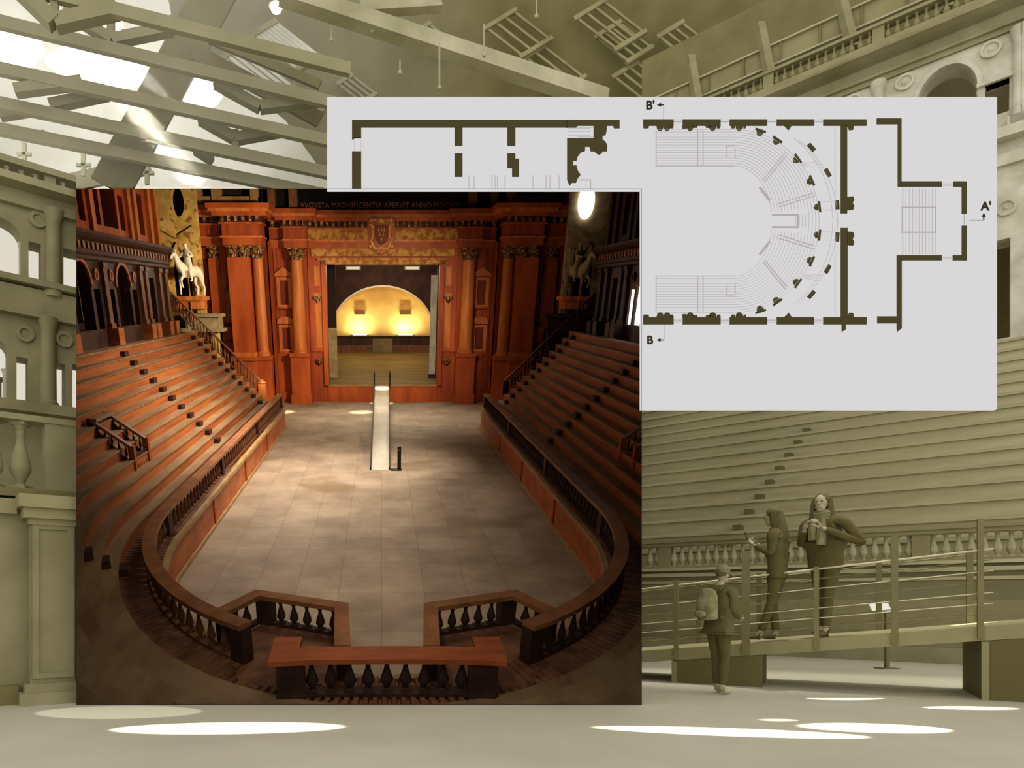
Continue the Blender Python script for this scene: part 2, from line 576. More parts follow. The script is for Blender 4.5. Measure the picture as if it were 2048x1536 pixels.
def inview(p, m=6):
    zc = p[1] * CS - p[2] * SN; y = p[1] * SN + p[2] * CS
    if zc < D0 + .3: return False
    a = PX + F * p[0] / zc; b = PY - F * y / zc
    return BX0 + m < a < BX1 - m and BY0 + m < b < BY1 - m


blk = None
for sx, side in ((-1, 'left'), (1, 'right')):
    for an, where in ((44.6, 'beside the end handrail'), (32.3, 'in the aisle halfway along'), (None, 'round the curve')):
        for k in range(NT):
            d = Dk(k)
            if an: p = (XC + sx * (6.5 + d - .1), an, Zk(k)); rz = 0
            else:
                a = PI + .36 if sx < 0 else 2 * PI - .36
                p = (XC + (6.5 + d - .1) * math.cos(a), 20.3 + (9 + d - .1) * math.sin(a), ZP + (Zk(k) - ZP) * rise(.36)); rz = sx * -.4
            if not inview(p): continue
            lab = f'dark step block on the {ORD[k]} tier of the {side} seating, {where}'
            MW = MT @ Matrix.Translation(p) @ Matrix.Rotation(rz, 4, 'Z')
            if blk is None:
                blk = obj('step_block', MB().box(-.11, .11, -.24, .24, 0, .2), W_DARK, None, MT, loc=(0, 0, 0))
                tag(blk, lab, 'step block', 'dark step blocks on the seating tiers'); blk.matrix_world = MW
            else:
                dup(blk, MW, lab)


# ---------------------------------------------------------------- balustrades
def balustrade(label, path, z0, h, m_rail, m_bal, step, rw=.46, post_at=(), zs=None, pm=None, br=.1, post_w=.36, endpost=True, clip=None):
    """path: plan points; zs: base height at each point (sloped runs)"""
    zs = zs or [z0] * len(path)
    P = [Vector((x, y, z)) for (x, y), z in zip(path, zs)]
    t = thing('balustrade', P[len(P) // 2], label, 'balustrade', None, MT)

    def sw(w, za, zb, nm, m):
        secs = []
        for i, p in enumerate(P):
            a = P[max(i - 1, 0)]; b = P[min(i + 1, len(P) - 1)]
            d1 = (p - a); d2 = (b - p)
            d1.z = d2.z = 0
            if d1.length < 1e-6: d1 = d2
            if d2.length < 1e-6: d2 = d1
            d1.normalize(); d2.normalize()
            n = Vector((-(d1 + d2).y, (d1 + d2).x, 0)).normalized()
            k = 1 / max(.5, n.dot(Vector((-d1.y, d1.x, 0))))
            o = n * (w / 2 * k)
            secs.append([p - o + Vector((0, 0, za)), p + o + Vector((0, 0, za)), p + o + Vector((0, 0, zb)), p - o + Vector((0, 0, zb))])
        return obj(nm, MB().sweep(secs), m, t, None, clip)
    sw(rw, h - .1, h, 'top_rail', m_rail)
    sw(rw * .62, 0, .06, 'base_rail', m_bal)
    # lengths
    L = [0]
    for i in range(len(P) - 1): L.append(L[-1] + (P[i + 1] - P[i]).length)

    def at(s):
        for i in range(len(P) - 1):
            if s <= L[i + 1] + 1e-6:
                f = (s - L[i]) / max(1e-6, L[i + 1] - L[i])
                d = P[i + 1] - P[i]
                return P[i].lerp(P[i + 1], f), math.atan2(d.y, d.x)
        return P[-1], 0
    pp = [(0.0 + post_w * .4), L[-1] - post_w * .4] if endpost else []
    pp += [L[-1] * f for f in post_at]
    first = None
    for s in pp:
        p, a = at(s)
        if clip and not inview(p, -10): continue
        m4 = Matrix.Translation(p - LOC[t.name]) @ Matrix.Rotation(a, 4, 'Z')
        if first is None:
            first = obj('post', MB().box(-post_w / 2, post_w / 2, -rw * .4, rw * .4, -.0, h - .1), pm or m_bal, t, loc=None)
            me = first.data; me.transform(Matrix.Translation(LOC[t.name])); first.matrix_local = m4
        else: inst(first, t, m4)
    n = int(L[-1] / step)
    first = None
    hb = h - .16
    for i in range(n):
        s = (i + .5) * L[-1] / n
        if any(abs(s - q) < post_w * .5 + br for q in pp): continue
        p, a = at(s)
        if clip and not inview(p, -10): continue
        m4 = Matrix.Translation(p + Vector((0, 0, .06)) - LOC[t.name]) @ Matrix.Rotation(a, 4, 'Z')
        if first is None:
            first = obj('baluster', baluster_mb(hb, br, 8), m_bal, t)
            first.data.transform(Matrix.Translation(LOC[t.name])); first.matrix_local = m4
        else: inst(first, t, m4)
    return t


HB = .7
aend = PI + 1.137
left_arm = [(XC - 6.5, y) for y in (45.6, 40, 34, 28, 24)] + [(XC + 6.5 * math.cos(PI + 1.137 * i / 26), 20.3 + 9 * math.sin(PI + 1.137 * i / 26)) for i in range(27)]
right_arm = [(2 * XC - x, y) for x, y in left_arm]
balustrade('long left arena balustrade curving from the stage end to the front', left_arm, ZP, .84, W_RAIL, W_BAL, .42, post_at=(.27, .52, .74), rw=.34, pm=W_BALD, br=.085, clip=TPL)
balustrade('long right arena balustrade curving from the stage end to the front', right_arm, ZP, .84, W_RAIL, W_BALD, .42, post_at=(.27, .52, .74), rw=.34, pm=W_BALD, br=.085, clip=TPL)  # darker balusters than the left arm, right-hand shade painted in
lb = [(-3.31, 13.0), (-2.69, 13.97), (-.83, 13.31), (-.72, 11.5)]
balustrade('angled balustrade jutting into the arena, left of the front gap', lb, ZP, HB, W_RAIL, W_BALD, .3, rw=.3, post_at=(.27, .66), br=.1)
rb = [(2 * XC - x, y) for x, y in lb]
balustrade('angled balustrade jutting into the arena, right of the front gap', rb, ZP, HB, W_RAIL, W_BALD, .3, rw=.3, post_at=(.27, .66), br=.1)
fb = [(-1.72, 11.6), (-1.72, 10.9), (-1.0, 10.96), (.1, 10.98), (1.2, 10.97), (1.93, 10.92), (1.93, 11.6)]
balustrade('wide reddish balustrade in the foreground closing the front gap', fb, ZP, .82, W_FRONT, W_BALD, .33, rw=.5, br=.115, post_at=(.16, .84), post_w=.5, endpost=False)

for sx, side in ((-1, 'left'), (1, 'right')):
    x0, x1 = XC + sx * 12.9, XC + sx * 7.7
    z = lambda x: ZP + abs(x - XC) - 7.35 + .25
    xs = [x0 + (x1 - x0) * i / 8 for i in range(9)]
    balustrade(f'steep handrail balustrade down the stage end of the {side} seating', [(x, 46.3) for x in xs], 0, .95, W_DARK if side == 'right' else W_BAL, W_DARK if side == 'right' else W_BAL, .27, rw=.24, zs=[z(x) for x in xs], br=.075, post_w=.3)  # right handrail takes dark wood, shade painted into its colour
    if side == 'left':
        e = tag(obj('newel_post', MB().box(x1 - .22, x1 + .22, 46.1, 46.6, ZP - .1, ZP + 1.35).lathe([(.2, 1.35), (.26, 1.42), (.2, 1.5), (.05, 1.62)], (x1, 46.35, ZP), 10), W_ORG, None, MT), 'orange newel post at the foot of the left steep handrail', 'newel post')
    # stair hatch
    h = thing('stair_hatch', (XC + sx * 9.3, 24.3, -5), f'small stair hatch with sloping baluster rails in the middle of the {side} seating', 'stair hatch', None, MT)
    xa, xb = XC + sx * 9.75, XC + sx * 8.5
    za, zb = -3.85, -4.75
    for y in (23.6, 25.1):
        obj('hand_rail', MB().bar((xa, y, za), (xb, y, zb), .2, .09), W_TREAD, h, None, TPL)
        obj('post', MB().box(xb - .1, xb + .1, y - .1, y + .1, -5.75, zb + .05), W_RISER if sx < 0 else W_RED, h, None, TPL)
        obj('post', MB().box(xa - .1, xa + .1, y - .1, y + .1, -4.3, za + .05), W_DARK, h, None, TPL)
        obj('side_board', MB().add([(xa, y - .04, -4.4), (xb, y - .04, -5.75), (xb, y - .04, -5.35), (xa, y - .04, -3.95), (xa, y + .04, -4.4), (xb, y + .04, -5.75), (xb, y + .04, -5.35), (xa, y + .04, -3.95)], [(0, 1, 2, 3), (7, 6, 5, 4), (0, 4, 5, 1), (1, 5, 6, 2), (2, 6, 7, 3), (3, 7, 4, 0)]), W_DARK, h, None, TPL)
        for i in range(1, 6):
            f = i / 6
            zz = -5.35 + (-3.95 + 5.35) * (1 - f); x = xa + (xb - xa) * f
            zt = za + (zb - za) * f - .05
            zz = -3.95 + (-5.35 + 3.95) * f
            obj('baluster', MB().join(baluster_mb(zt - zz, .055, 6, False), Matrix.Translation((x, y, zz))), W_BALD, h, None, TPL)
    obj('hood_board', MB().box(min(xa, xa - sx * .25), max(xa, xa - sx * .25), 23.5, 25.2, za - .06, za + .06), W_TREAD, h, None, TPL)
    obj('dark_well', MB().box(min(xa, xb), max(xa, xb), 23.7, 25.0, -6.3, -5.6), M_BLACK, h, None, TPL)
    obj('low_grille', MB().box(xb - .03, xb + .03, 23.6, 25.1, -5.7, -5.62).box(xb - .03, xb + .03, 23.6, 25.1, -5.12, -5.05), W_DARK, h, None, TPL)
    for i in range(4):
        obj('baluster', MB().lathe([(.03, -5.65), (.06, -5.45), (.03, -5.25), (.04, -5.08)], (xb, 23.95 + .28 * i, 0), 6), W_DARK, h, None, TPL)
# ================================================================ arcades above the seating (right side in darker woods, its shade painted in)
AX = 12.3
for sx, side in ((-1, 'left'), (1, 'right')):
    # plate frame: local x runs along the hall, local y goes into the wall
    MA = Matrix(((0, -sx * -1.0, 0, XC + sx * AX), (1, 0, 0, 0), (0, 0, 1, 0), (0, 0, 0, 1)))
    MA[0][1] = sx * 1.0
    wl = sroot('wall_' + side, (XC + sx * AX, 36, -2.2), MT)
    holes = []; hi = []
    bays = [26.2, 31.2, 36.2]
    for b in bays:
        holes.append(arch_loop(b, .95, -1.45, .25, 12))
        hi.append(arch_loop(b, .95, 2.75, 4.3, 12))
        for q in (-1.62, 1.62):
            holes.append(rect_loop(b + q - .34, b + q + .34, -1.45, .15))
            hi.append(rect_loop(b + q - .34, b + q + .34, 2.75, 4.2))
    holes.append(rect_loop(40.3, 41.2, -1.45, .75)); hi.append(rect_loop(40.3, 41.2, 2.75, 4.6))
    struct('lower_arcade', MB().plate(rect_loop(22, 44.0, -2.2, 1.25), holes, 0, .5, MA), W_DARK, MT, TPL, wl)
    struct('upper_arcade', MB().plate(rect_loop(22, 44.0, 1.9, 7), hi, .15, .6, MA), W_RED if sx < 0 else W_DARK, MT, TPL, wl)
    struct('back_wall', MB().box(22, 44, 2.4, 2.6, -2.2, 8, MA), W_DARK, MT, TPL, wl)
    cor = [(0.05, 1.2), (-.12, 1.3), (-.12, 1.42), (-.2, 1.5), (-.2, 1.62), (-.05, 1.64), (-.05, 1.98), (-.3, 2.1), (-.42, 2.22), (-.42, 2.34), (.1, 2.4)]
    struct('entablature', MB().sweep([[(x, y, z) for y, z in cor] for x in (22, 44.15)], M=MA), W_DARK, MT, TPL, wl)
    mb = MB()
    for i in range(44):
        mb.box(22.2 + i * .5, 22.42 + i * .5, -.13, -.04, 1.68, 1.94, MA)
    struct('bracket_frieze', mb, W_RAIL, MT, TPL, wl)
    struct('tier_rail_board', MB().box(22, 44.2, -.55, .05, -2.4, -2.2, MA), W_TREAD, MT, TPL, wl)
    pil = [23.7, 28.7, 33.7, 38.7, 39.6, 42.0, 43.2]
    for x in pil:
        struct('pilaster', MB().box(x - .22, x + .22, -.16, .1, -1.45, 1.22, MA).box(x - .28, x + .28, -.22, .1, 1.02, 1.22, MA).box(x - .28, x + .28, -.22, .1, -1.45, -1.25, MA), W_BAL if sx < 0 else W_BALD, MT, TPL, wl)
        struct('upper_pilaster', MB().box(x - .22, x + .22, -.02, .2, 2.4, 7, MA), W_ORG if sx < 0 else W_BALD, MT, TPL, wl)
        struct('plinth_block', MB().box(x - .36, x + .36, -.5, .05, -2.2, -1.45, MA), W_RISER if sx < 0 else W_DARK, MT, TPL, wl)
    for b in bays:
        for q in (-1.1, 1.1):
            cm = MB()
            cm.lathe([(.16, -1.45), (.16, -1.35), (.12, -1.3), (.12, -1.2), (.1, .02), (.16, .1), (.17, .2)], (0, 0, 0), 10)
            cm2 = MB(); cm2.smooth = True
            cm2.add([MA @ (Vector(v) + Vector((b + q, .22, 0))) for v in cm.v], cm.f)
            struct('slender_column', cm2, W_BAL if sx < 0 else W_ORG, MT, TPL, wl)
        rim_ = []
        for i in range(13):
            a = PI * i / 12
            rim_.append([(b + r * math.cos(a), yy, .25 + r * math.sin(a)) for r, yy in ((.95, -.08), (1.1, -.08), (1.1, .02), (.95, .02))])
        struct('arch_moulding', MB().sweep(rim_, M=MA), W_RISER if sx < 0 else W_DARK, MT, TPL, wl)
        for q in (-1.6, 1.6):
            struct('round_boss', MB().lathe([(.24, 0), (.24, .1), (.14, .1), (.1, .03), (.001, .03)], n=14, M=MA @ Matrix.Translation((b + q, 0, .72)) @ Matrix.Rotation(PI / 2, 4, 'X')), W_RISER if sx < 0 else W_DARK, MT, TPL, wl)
    if sx < 0:
        struct('lattice_window', MB().box(35.45, 36.95, 1.9, 2.0, -1.3, 1.0, MA), M_LATT, MT, TPL, wl)
        mb = MB()
        for i in range(6): mb.box(35.45 + i * .28, 35.5 + i * .28, 1.84, 1.9, -1.3, 1.0, MA)
        for i in range(9): mb.box(35.45, 36.95, 1.84, 1.9, -1.3 + i * .28, -1.26 + i * .28, MA)
        struct('lattice_bars', mb, W_DARK, MT, TPL, wl)
    else:
        w1 = struct('window_1', MB().box(36.55, 38.18, .1, .14, -1.45, .35, MA), G_DAY, MT, TPL)
        w2 = struct('window_2', MB().box(37.46, 38.18, .2, .24, 2.75, 4.2, MA), G_DAY, MT, TPL)
        w3 = struct('window_3', MB().box(32.4, 33.2, .1, .14, -1.45, .1, MA), G_DAY, MT, TPL)
    # yellow painted end wall with niche; grey on the right, shade painted in
    yl, yr = sorted((XC + sx * 12.0, XC + sx * 15.4))
    cx = XC + sx * 13.35
    ew = sroot('wall_end', (cx, 51.2, -2.2), MT)
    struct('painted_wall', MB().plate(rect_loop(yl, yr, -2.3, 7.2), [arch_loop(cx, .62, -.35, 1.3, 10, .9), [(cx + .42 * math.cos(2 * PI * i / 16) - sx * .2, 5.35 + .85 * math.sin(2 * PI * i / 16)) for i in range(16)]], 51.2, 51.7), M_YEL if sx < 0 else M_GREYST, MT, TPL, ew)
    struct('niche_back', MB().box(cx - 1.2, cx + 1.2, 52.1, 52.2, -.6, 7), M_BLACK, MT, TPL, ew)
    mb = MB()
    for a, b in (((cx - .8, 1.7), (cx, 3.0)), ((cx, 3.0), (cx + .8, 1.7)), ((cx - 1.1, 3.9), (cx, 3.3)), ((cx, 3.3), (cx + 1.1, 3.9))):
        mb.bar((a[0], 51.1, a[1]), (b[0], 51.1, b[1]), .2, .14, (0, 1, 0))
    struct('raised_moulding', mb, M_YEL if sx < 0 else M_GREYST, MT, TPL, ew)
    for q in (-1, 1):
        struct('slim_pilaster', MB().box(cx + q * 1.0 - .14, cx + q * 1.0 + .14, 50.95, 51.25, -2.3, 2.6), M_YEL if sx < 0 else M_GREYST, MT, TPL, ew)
    if sx > 0:
        dk = MB()
        dk.add([(XC + 12.95 + .52 * math.cos(2 * PI * i / 24), 51.0, 5.32 + 1.0 * math.sin(2 * PI * i / 24)) for i in range(24)] + [(XC + 12.95 + .52 * math.cos(2 * PI * i / 24), 51.1, 5.32 + 1.0 * math.sin(2 * PI * i / 24)) for i in range(24)], [tuple(range(24)), tuple(range(47, 23, -1))] + [(i, (i + 1) % 24, 24 + (i + 1) % 24, 24 + i) for i in range(24)])
        struct('window_4', dk, G_DAY, MT, TPL)
    # stone ledge and pedestal below the rider
    lc = XC + sx * 11.95
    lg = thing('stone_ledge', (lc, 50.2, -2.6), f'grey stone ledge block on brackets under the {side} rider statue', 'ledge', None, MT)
    obj('shelf', MB().box(lc - 1.35, lc + 1.35, 49.3, 51.1, -2.35, -2.15).box(lc - 1.1, lc + 1.1, 49.6, 51.1, -2.15, -1.45).box(lc - 1.3, lc + 1.3, 49.4, 51.1, -1.45, -1.25), M_GREYST if sx < 0 else W_DARK, lg)  # right ledge in a dark tone, shade painted in
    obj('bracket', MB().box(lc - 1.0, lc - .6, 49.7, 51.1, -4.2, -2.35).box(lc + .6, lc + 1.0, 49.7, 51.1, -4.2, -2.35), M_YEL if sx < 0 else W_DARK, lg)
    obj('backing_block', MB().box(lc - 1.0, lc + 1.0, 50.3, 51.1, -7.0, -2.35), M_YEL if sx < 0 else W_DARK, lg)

# ---------------------------------------------------------------- horse and rider statues
def horse_mb():
    nd = [(0, -.75, 1.5, .33, .36), (0, -.25, 1.42, .36, .38), (0, .3, 1.42, .33, .36), (0, .7, 1.55, .3, .34),           # trunk 0-3
          (0, .98, 1.95, .17, .25), (0, 1.12, 2.3, .12, .18), (0, 1.3, 2.42, .11, .13), (0, 1.62, 2.12, .08, .09),        # neck, head 4-7
          (.18, -.85, 1.2, .2, .22), (.2, -.7, .8, .11, .12), (.2, -.95, .5, .07, .07), (.2, -.85, .08, .07, .07),        # hind leg 8-11
          (-.18, -.85, 1.2, .2, .22), (-.2, -.95, .8, .11, .12), (-.2, -1.15, .48, .07, .07), (-.2, -1.05, .08, .07, .07),
          (.17, .72, 1.2, .14, .15), (.18, .75, .75, .09, .09), (.18, .75, .4, .06, .06), (.18, .78, .08, .06, .06),
          (-.17, .74, 1.2, .14, .15), (-.18, 1.08, .98, .08, .09), (-.18, .98, .6, .06, .06), (-.18, .88, .5, .06, .06),
          (0, -1.1, 1.6, .08, .08), (0, -1.3, 1.2, .1, .1), (0, -1.3, .7, .04, .04)]
    e = chain(0, 8) + [(0, 8)] + chain(8, 4) + [(0, 12)] + chain(12, 4) + [(3, 16)] + chain(16, 4) + [(3, 20)] + chain(20, 4) + [(0, 24)] + chain(24, 3)
    b = skin(nd, e, 2, 1)
    for q in (-1, 1): b.lathe([(.05, 0), (.04, .12), (.001, .2)], (q * .07, 1.2, 2.48), 6)
    return b


def rider_mb():
    nd = [(0, .05, 1.85, .2, .17), (0, .05, 2.2, .2, .15), (0, .07, 2.55, .25, .16), (0, .1, 2.78, .09, .09), (0, .12, 2.92, .12, .14), (0, .12, 3.06, .11, .13),
          (.22, .05, 2.6, .1, .1), (.36, .2, 2.35, .075, .075), (.22, .5, 2.25, .055, .055), (.14, .62, 2.27, .05, .05),
          (-.22, .05, 2.6, .1, .1), (-.42, .05, 2.3, .075, .075), (-.4, .35, 2.3, .055, .055), (-.4, .48, 2.33, .05, .05),
          (.26, .15, 1.75, .16, .16), (.42, .4, 1.4, .11, .11), (.4, .25, .95, .07, .07), (.42, .45, .88, .06, .05),
          (-.26, .15, 1.75, .16, .16), (-.42, .4, 1.4, .11, .11), (-.4, .25, .95, .07, .07), (-.42, .45, .88, .06, .05)]
    e = chain(0, 6) + [(2, 6)] + chain(6, 4) + [(2, 10)] + chain(10, 4) + [(0, 14)] + chain(14, 4) + [(0, 18)] + chain(18, 4)
    return skin(nd, e, 2, 0)


hm, rm = horse_mb(), rider_mb()
for sx, side in ((-1, 'left'), (1, 'right')):
    m = M_PLAST if sx < 0 else M_GREYST  # right statue turns grey, shade painted into the plaster
    c = (XC + sx * 12.55, 50.0, -.95)
    st = thing('rider_statue', c, ('white plaster horse and rider statue on the left pedestal' if sx < 0 else 'shaded grey horse and rider statue on the right pedestal'), 'statue', None, MT)
    MS = Matrix.Translation((c[0], c[1], c[2] + .75)) @ Matrix.Rotation(PI + sx * .45, 4, 'Z') @ Matrix.Scale(1.02, 4)
    h = obj('horse', MB().join(hm, MS), m, st)
    obj('rider', MB().join(rm, MS), m, st)
    obj('pedestal', MB().box(c[0] - .75, c[0] + .75, 49.3, 51, -.95, -.5).box(c[0] - .95, c[0] + .95, 49.1, 51, -.42, -.2).box(c[0] - .8, c[0] + .8, 49.2, 51, -.5, -.42), W_ORG, st)
    obj('stay_rod', MB().tube([(c[0] + .1, 49.25, -2.2), (c[0] + .1, 49.2, 1.3)], .045, 6), W_RAIL, st)

# ================================================================ stage wall
YW = 58.0
PW, PT, PB = 4.25, 1.92, -6.72
ws = sroot('wall_stage', (XC, YW, -8), MT)
pros = [(XC - PW, PB), (XC + PW, PB), (XC + PW, PT), (XC - PW, PT)]
struct('boarded_wall', MB().plate(rect_loop(XC - 9, XC + 9, -8, 3), [pros], YW, YW + .6), W_WALL, MT, None, ws)
struct('stage_front', MB().box(XC - PW - .1, XC + PW + .1, YW - .15, YW + .1, -8, PB), W_RED, MT, None, ws)
struct('stage_edge', MB().box(XC - PW - .1, XC + PW + .1, YW - .22, YW + .2, PB - .08, PB + .02), M_TAN, MT, None, ws)
for sx in (-1, 1):
    X = lambda a, b: tuple(sorted((XC + sx * a, XC + sx * b)))
    struct('set_back_wall', MB().box(*X(8.2, 13.6), 55.2, 55.8, -8, 3.4), W_WALL, MT, None, ws)
    struct('return_wall', MB().box(*X(8.2, 8.6), 55.2, 58.2, -8, 3.4), W_RED, MT, None, ws)
    struct('portal_frame', MB().box(*X(PW, PW + .35), YW - .35, YW + .1, PB, PT + .3), W_RED, MT, None, ws)
    struct('dado_panel', MB().box(*X(6.9, 8.2), YW - .2, YW + .1, -8, -4.35).box(*X(6.9, 8.2), YW - .3, YW + .1, -4.5, -4.3).box(*X(6.9, 8.2), YW - .35, YW + .1, -8, -7.2), W_RED, MT, None, ws)
    struct('bay_frame', MB().box(*X(8.0, 8.15), YW - .1, YW + .1, -4.3, 3).box(*X(6.85, 6.95), YW - .1, YW + .1, -4.3, 3), W_RED, MT, None, ws)
    # scars and bracket on the orange strip beside the opening
    struct('orange_strip', MB().box(*X(PW + .35, 5.6), YW - .14, YW + .05, -4.2, 2.9), W_RED, MT, None, ws)
    struct('bare_wood_scar', MB().add([(XC + sx * 4.95 + a, YW - .16, z) for a, z in ((-.2, -3.9), (.25, -3.9), (.2, -1.2), (.28, 0), (-.24, 0), (-.16, -1.4))], [(0, 1, 2, 3, 4, 5)]).box(*X(4.75, 5.15), YW - .17, YW - .1, .5, 1.8), W_ORG, MT, None, ws)
    struct('small_bracket', MB().box(*X(4.65, 5.25), YW - .5, YW, -.42, -.25).lathe([(.05, -.75), (.18, -.55), (.22, -.42)], (XC + sx * 4.95, YW - .25, 0), 8), M_CAP, MT, None, ws)
    struct('small_bracket', MB().lathe([(.02, -5.2), (.25, -5.0), (.3, -4.8), (.12, -4.7)], (XC + sx * 4.95, YW - .25, 0), 8), M_CAP, MT, None, ws)
    # attic pieces over the side piers
    struct('attic_post', MB().box(*X(8.4, 8.9), 53.8, 55.2, 5.5, 8).box(*X(10.9, 11.5), 53.8, 55.2, 5.5, 8).box(*X(12.2, 12.7), 53.8, 55.2, 5.5, 8).box(*X(8.4, 12.7), 53.9, 55.2, 5.5, 5.95), M_TAN if sx < 0 else W_RAIL, MT, TPL, ws)  # left posts in the lit tan, right ones browner with shade painted in
    struct('attic_panel', MB().box(*X(8.4, 13), 54.6, 55.2, 5.5, 8), M_BLACK, MT, TPL, ws)
    struct('attic_stub', MB().box(*X(6.1, 6.7), 57.0, 58, 5.4, 8).box(*X(7.7, 8.2), 57.0, 58, 5.4, 8), W_RAIL, MT, TPL, ws)
struct('attic_wall', MB().box(XC - 9, XC + 9, 57.6, 58.3, 5.4, 8), M_BLACK, MT, TPL, ws)
struct('portal_lintel', MB().box(XC - PW - .35, XC + PW + .35, YW - .35, YW + .1, PT, PT + .3).box(XC - PW - .6, XC + PW + .6, YW - .5, YW + .1, PT + .3, PT + .45), M_FRIEZE, MT, None, ws)
struct('painted_beam', MB().box(XC - 5.3, XC + 5.3, YW - .3, YW, 2.5, 3.1), M_FRIEZE, MT, None, ws)
# entablature that steps forward over the columns: plan segments (half) x0, x1, front y
segs = [(0, 5.5, 57.55), (5.5, 7.15, 56.6), (7.15, 8.3, 57.5), (8.3, 10.9, 53.3), (10.9, 12.9, 54.3)]
lev = [(3.0, 3.45, .0, W_RED), (3.45, 3.55, .12, W_ORG), (3.55, 4.25, .0, None), (4.25, 4.36, .15, W_RED), (4.36, 4.72, .1, 'dent'), (4.72, 4.95, .5, W_RED), (4.95, 5.15, .68, W_ORG), (5.15, 5.42, .8, W_RED)]
parts_ = {}
for (z0, z1, pr, m) in lev:
    for x0, x1, yf in segs:
        for sx in (-1, 1):
            a, b = sorted((XC + sx * max(0, x0 - (pr if x0 > 0 and yf < 57 and yf != 54.3 else 0)), XC + sx * (x1 + (pr if yf in (56.6, 53.3) else 0))))
            mm = m
            if m is None: mm = M_FRIEZE if yf == 57.55 else W_WALL
            if m == 'dent': mm = W_DARK
            parts_.setdefault((mm.name, round(z0, 2)), [mm, MB()])[1].box(a, b, yf - pr, 58.2 if yf > 56 else 55.4, z0, z1)
            if m == 'dent':
                n = int((b - a) / .42)
                for i in range(n):
                    q = a + (b - a) * (i + .5) / n
                    parts_.setdefault(('dent', 0), [M_CAP, MB()])[1].box(q - .09, q + .09, yf - pr - .3, yf - pr, z0 + .04, z1)
names = {'red_wood': 'moulding_band', 'orange_wood': 'orange_fillet', 'painted_frieze': 'painted_frieze', 'boarded_red_wood': 'plain_frieze', 'dark_brown_wood': 'dark_cornice_bed'}
for (k, z), (mm, mb) in parts_.items():
    struct('dentil_row' if k == 'dent' else names[k], mb, mm, MT, TPL, ws)
# inscription
cu = bpy.data.curves.new('inscription', 'FONT')
cu.body = 'AVGVSTA MAGNIFICENTIA APERVIT ANNO MDCXIX'
cu.size = .48; cu.align_x = 'CENTER'; cu.extrude = .01; cu.space_character = 1.02
io = bpy.data.objects.new('inscription', cu); COL.objects.link(io); cu.materials.append(M_LET)
io.parent = ws; io.matrix_local = Matrix.Translation(Vector((XC - .2, 57.56, 5.62)) - LOC[ws.name]) @ Matrix.Rotation(PI / 2, 4, 'X')


def capital(b, c, r, h):
    """leafy capital: bell, two rings of leaves, abacus"""
    x, y, z = c
    b.lathe([(r * .95, 0), (r * .9, h * .3), (r * 1.15, h * .8), (r * 1.3, h * .86)], c, 12)
    for row, (zz, rr) in enumerate(((.05, 1.0), (.4, 1.08))):
        for i in range(8):
            a = 2 * PI * (i + row * .5) / 8
            p = Vector((x + r * rr * math.cos(a), y + r * rr * math.sin(a), z + h * zz))
            t = Vector((math.cos(a), math.sin(a), 0))
            b.tube([p, p + t * r * .12 + Vector((0, 0, h * .28)), p + t * r * .42 + Vector((0, 0, h * .36)), p + t * r * .45 + Vector((0, 0, h * .24))], [r * .2, r * .17, r * .1, r * .04], 5)
    q = r * 1.4
    b.box(x - q, x + q, y - q, y + q, z + h * .86, z + h)
    return b


def column(x, y, r, label, flat=False, w=None):
    t = thing('column', (x, y, -8), label, 'column', None, MT)
    w = w or r * 1.45
    obj('pedestal', MB().box(x - w, x + w, y - r * .9, y + r * 1.5, -7.3, -4.5).box(x - w * 1.12, x + w * 1.12, y - r * 1.1, y + r * 1.5, -8, -7.3).box(x - w * 1.1, x + w * 1.1, y - r * 1.15, y + r * 1.5, -4.5, -4.22), W_RED, t)
    if flat:
        obj('shaft', MB().box(x - w * .92, x + w * .92, y - .25, y + r, -4.0, 2.25), W_RED, t)
        obj('base', MB().box(x - w, x + w, y - .35, y + r, -4.22, -3.95), W_ORG, t)
        b = MB(); n = max(1, round(w / .55))
        for i in range(n): capital(b, (x + (i - (n - 1) / 2) * 2 * w / n * .95, y + .05, 2.2), w / n * .72, .8)
        obj('capital', b, M_CAP, t)
    else:
        obj('shaft', MB().lathe([(r, -3.95), (r * .99, -2), (r * .86, 2.2)], (x, y, 0), 18), W_ORG, t)
        obj('base', MB().lathe([(r * 1.25, -4.22), (r * 1.3, -4.12), (r * 1.1, -4.05), (r * 1.15, -3.98), (r * 1.02, -3.9)], (x, y, 0), 18), W_ORG, t)
        obj('capital', capital(MB(), (x, y, 2.2), r * .84, .8), M_CAP, t)
    return t


def aedicule(x, y, z, w, h, label, arched):
    t = thing('blind_window', (x, y, z), label, 'blind window', None, MT)
    obj('frame', MB().plate(rect_loop(x - w, x + w, z, z + h * .74), [rect_loop(x - w * .55, x + w * .55, z + .12, z + h * .66)], y - .22, y + .1), W_ORG, t)
    obj('recess_panel', MB().box(x - w * .55, x + w * .55, y + .02, y + .1, z + .1, z + h * .68), M_DOOR, t)
    obj('sill', MB().box(x - w * 1.12, x + w * 1.12, y - .32, y + .1, z - .14, z), W_RED, t)
    if arched:
        pr = [(x - w * 1.15, z + h * .76), (x + w * 1.15, z + h * .76)] + [(x + w * 1.15 * math.cos(a), z + h * .8 + h * .16 * math.sin(a)) for a in [PI * i / 10 for i in range(11)]]
    else:
        pr = [(x - w * 1.2, z + h * .76), (x + w * 1.2, z + h * .76), (x + w * 1.2, z + h * .82), (x, z + h), (x - w * 1.2, z + h * .82)]
    b = MB().plate(pr, [], y - .3, y + .1)
    obj('pediment', b, W_ORG, t)
    return t


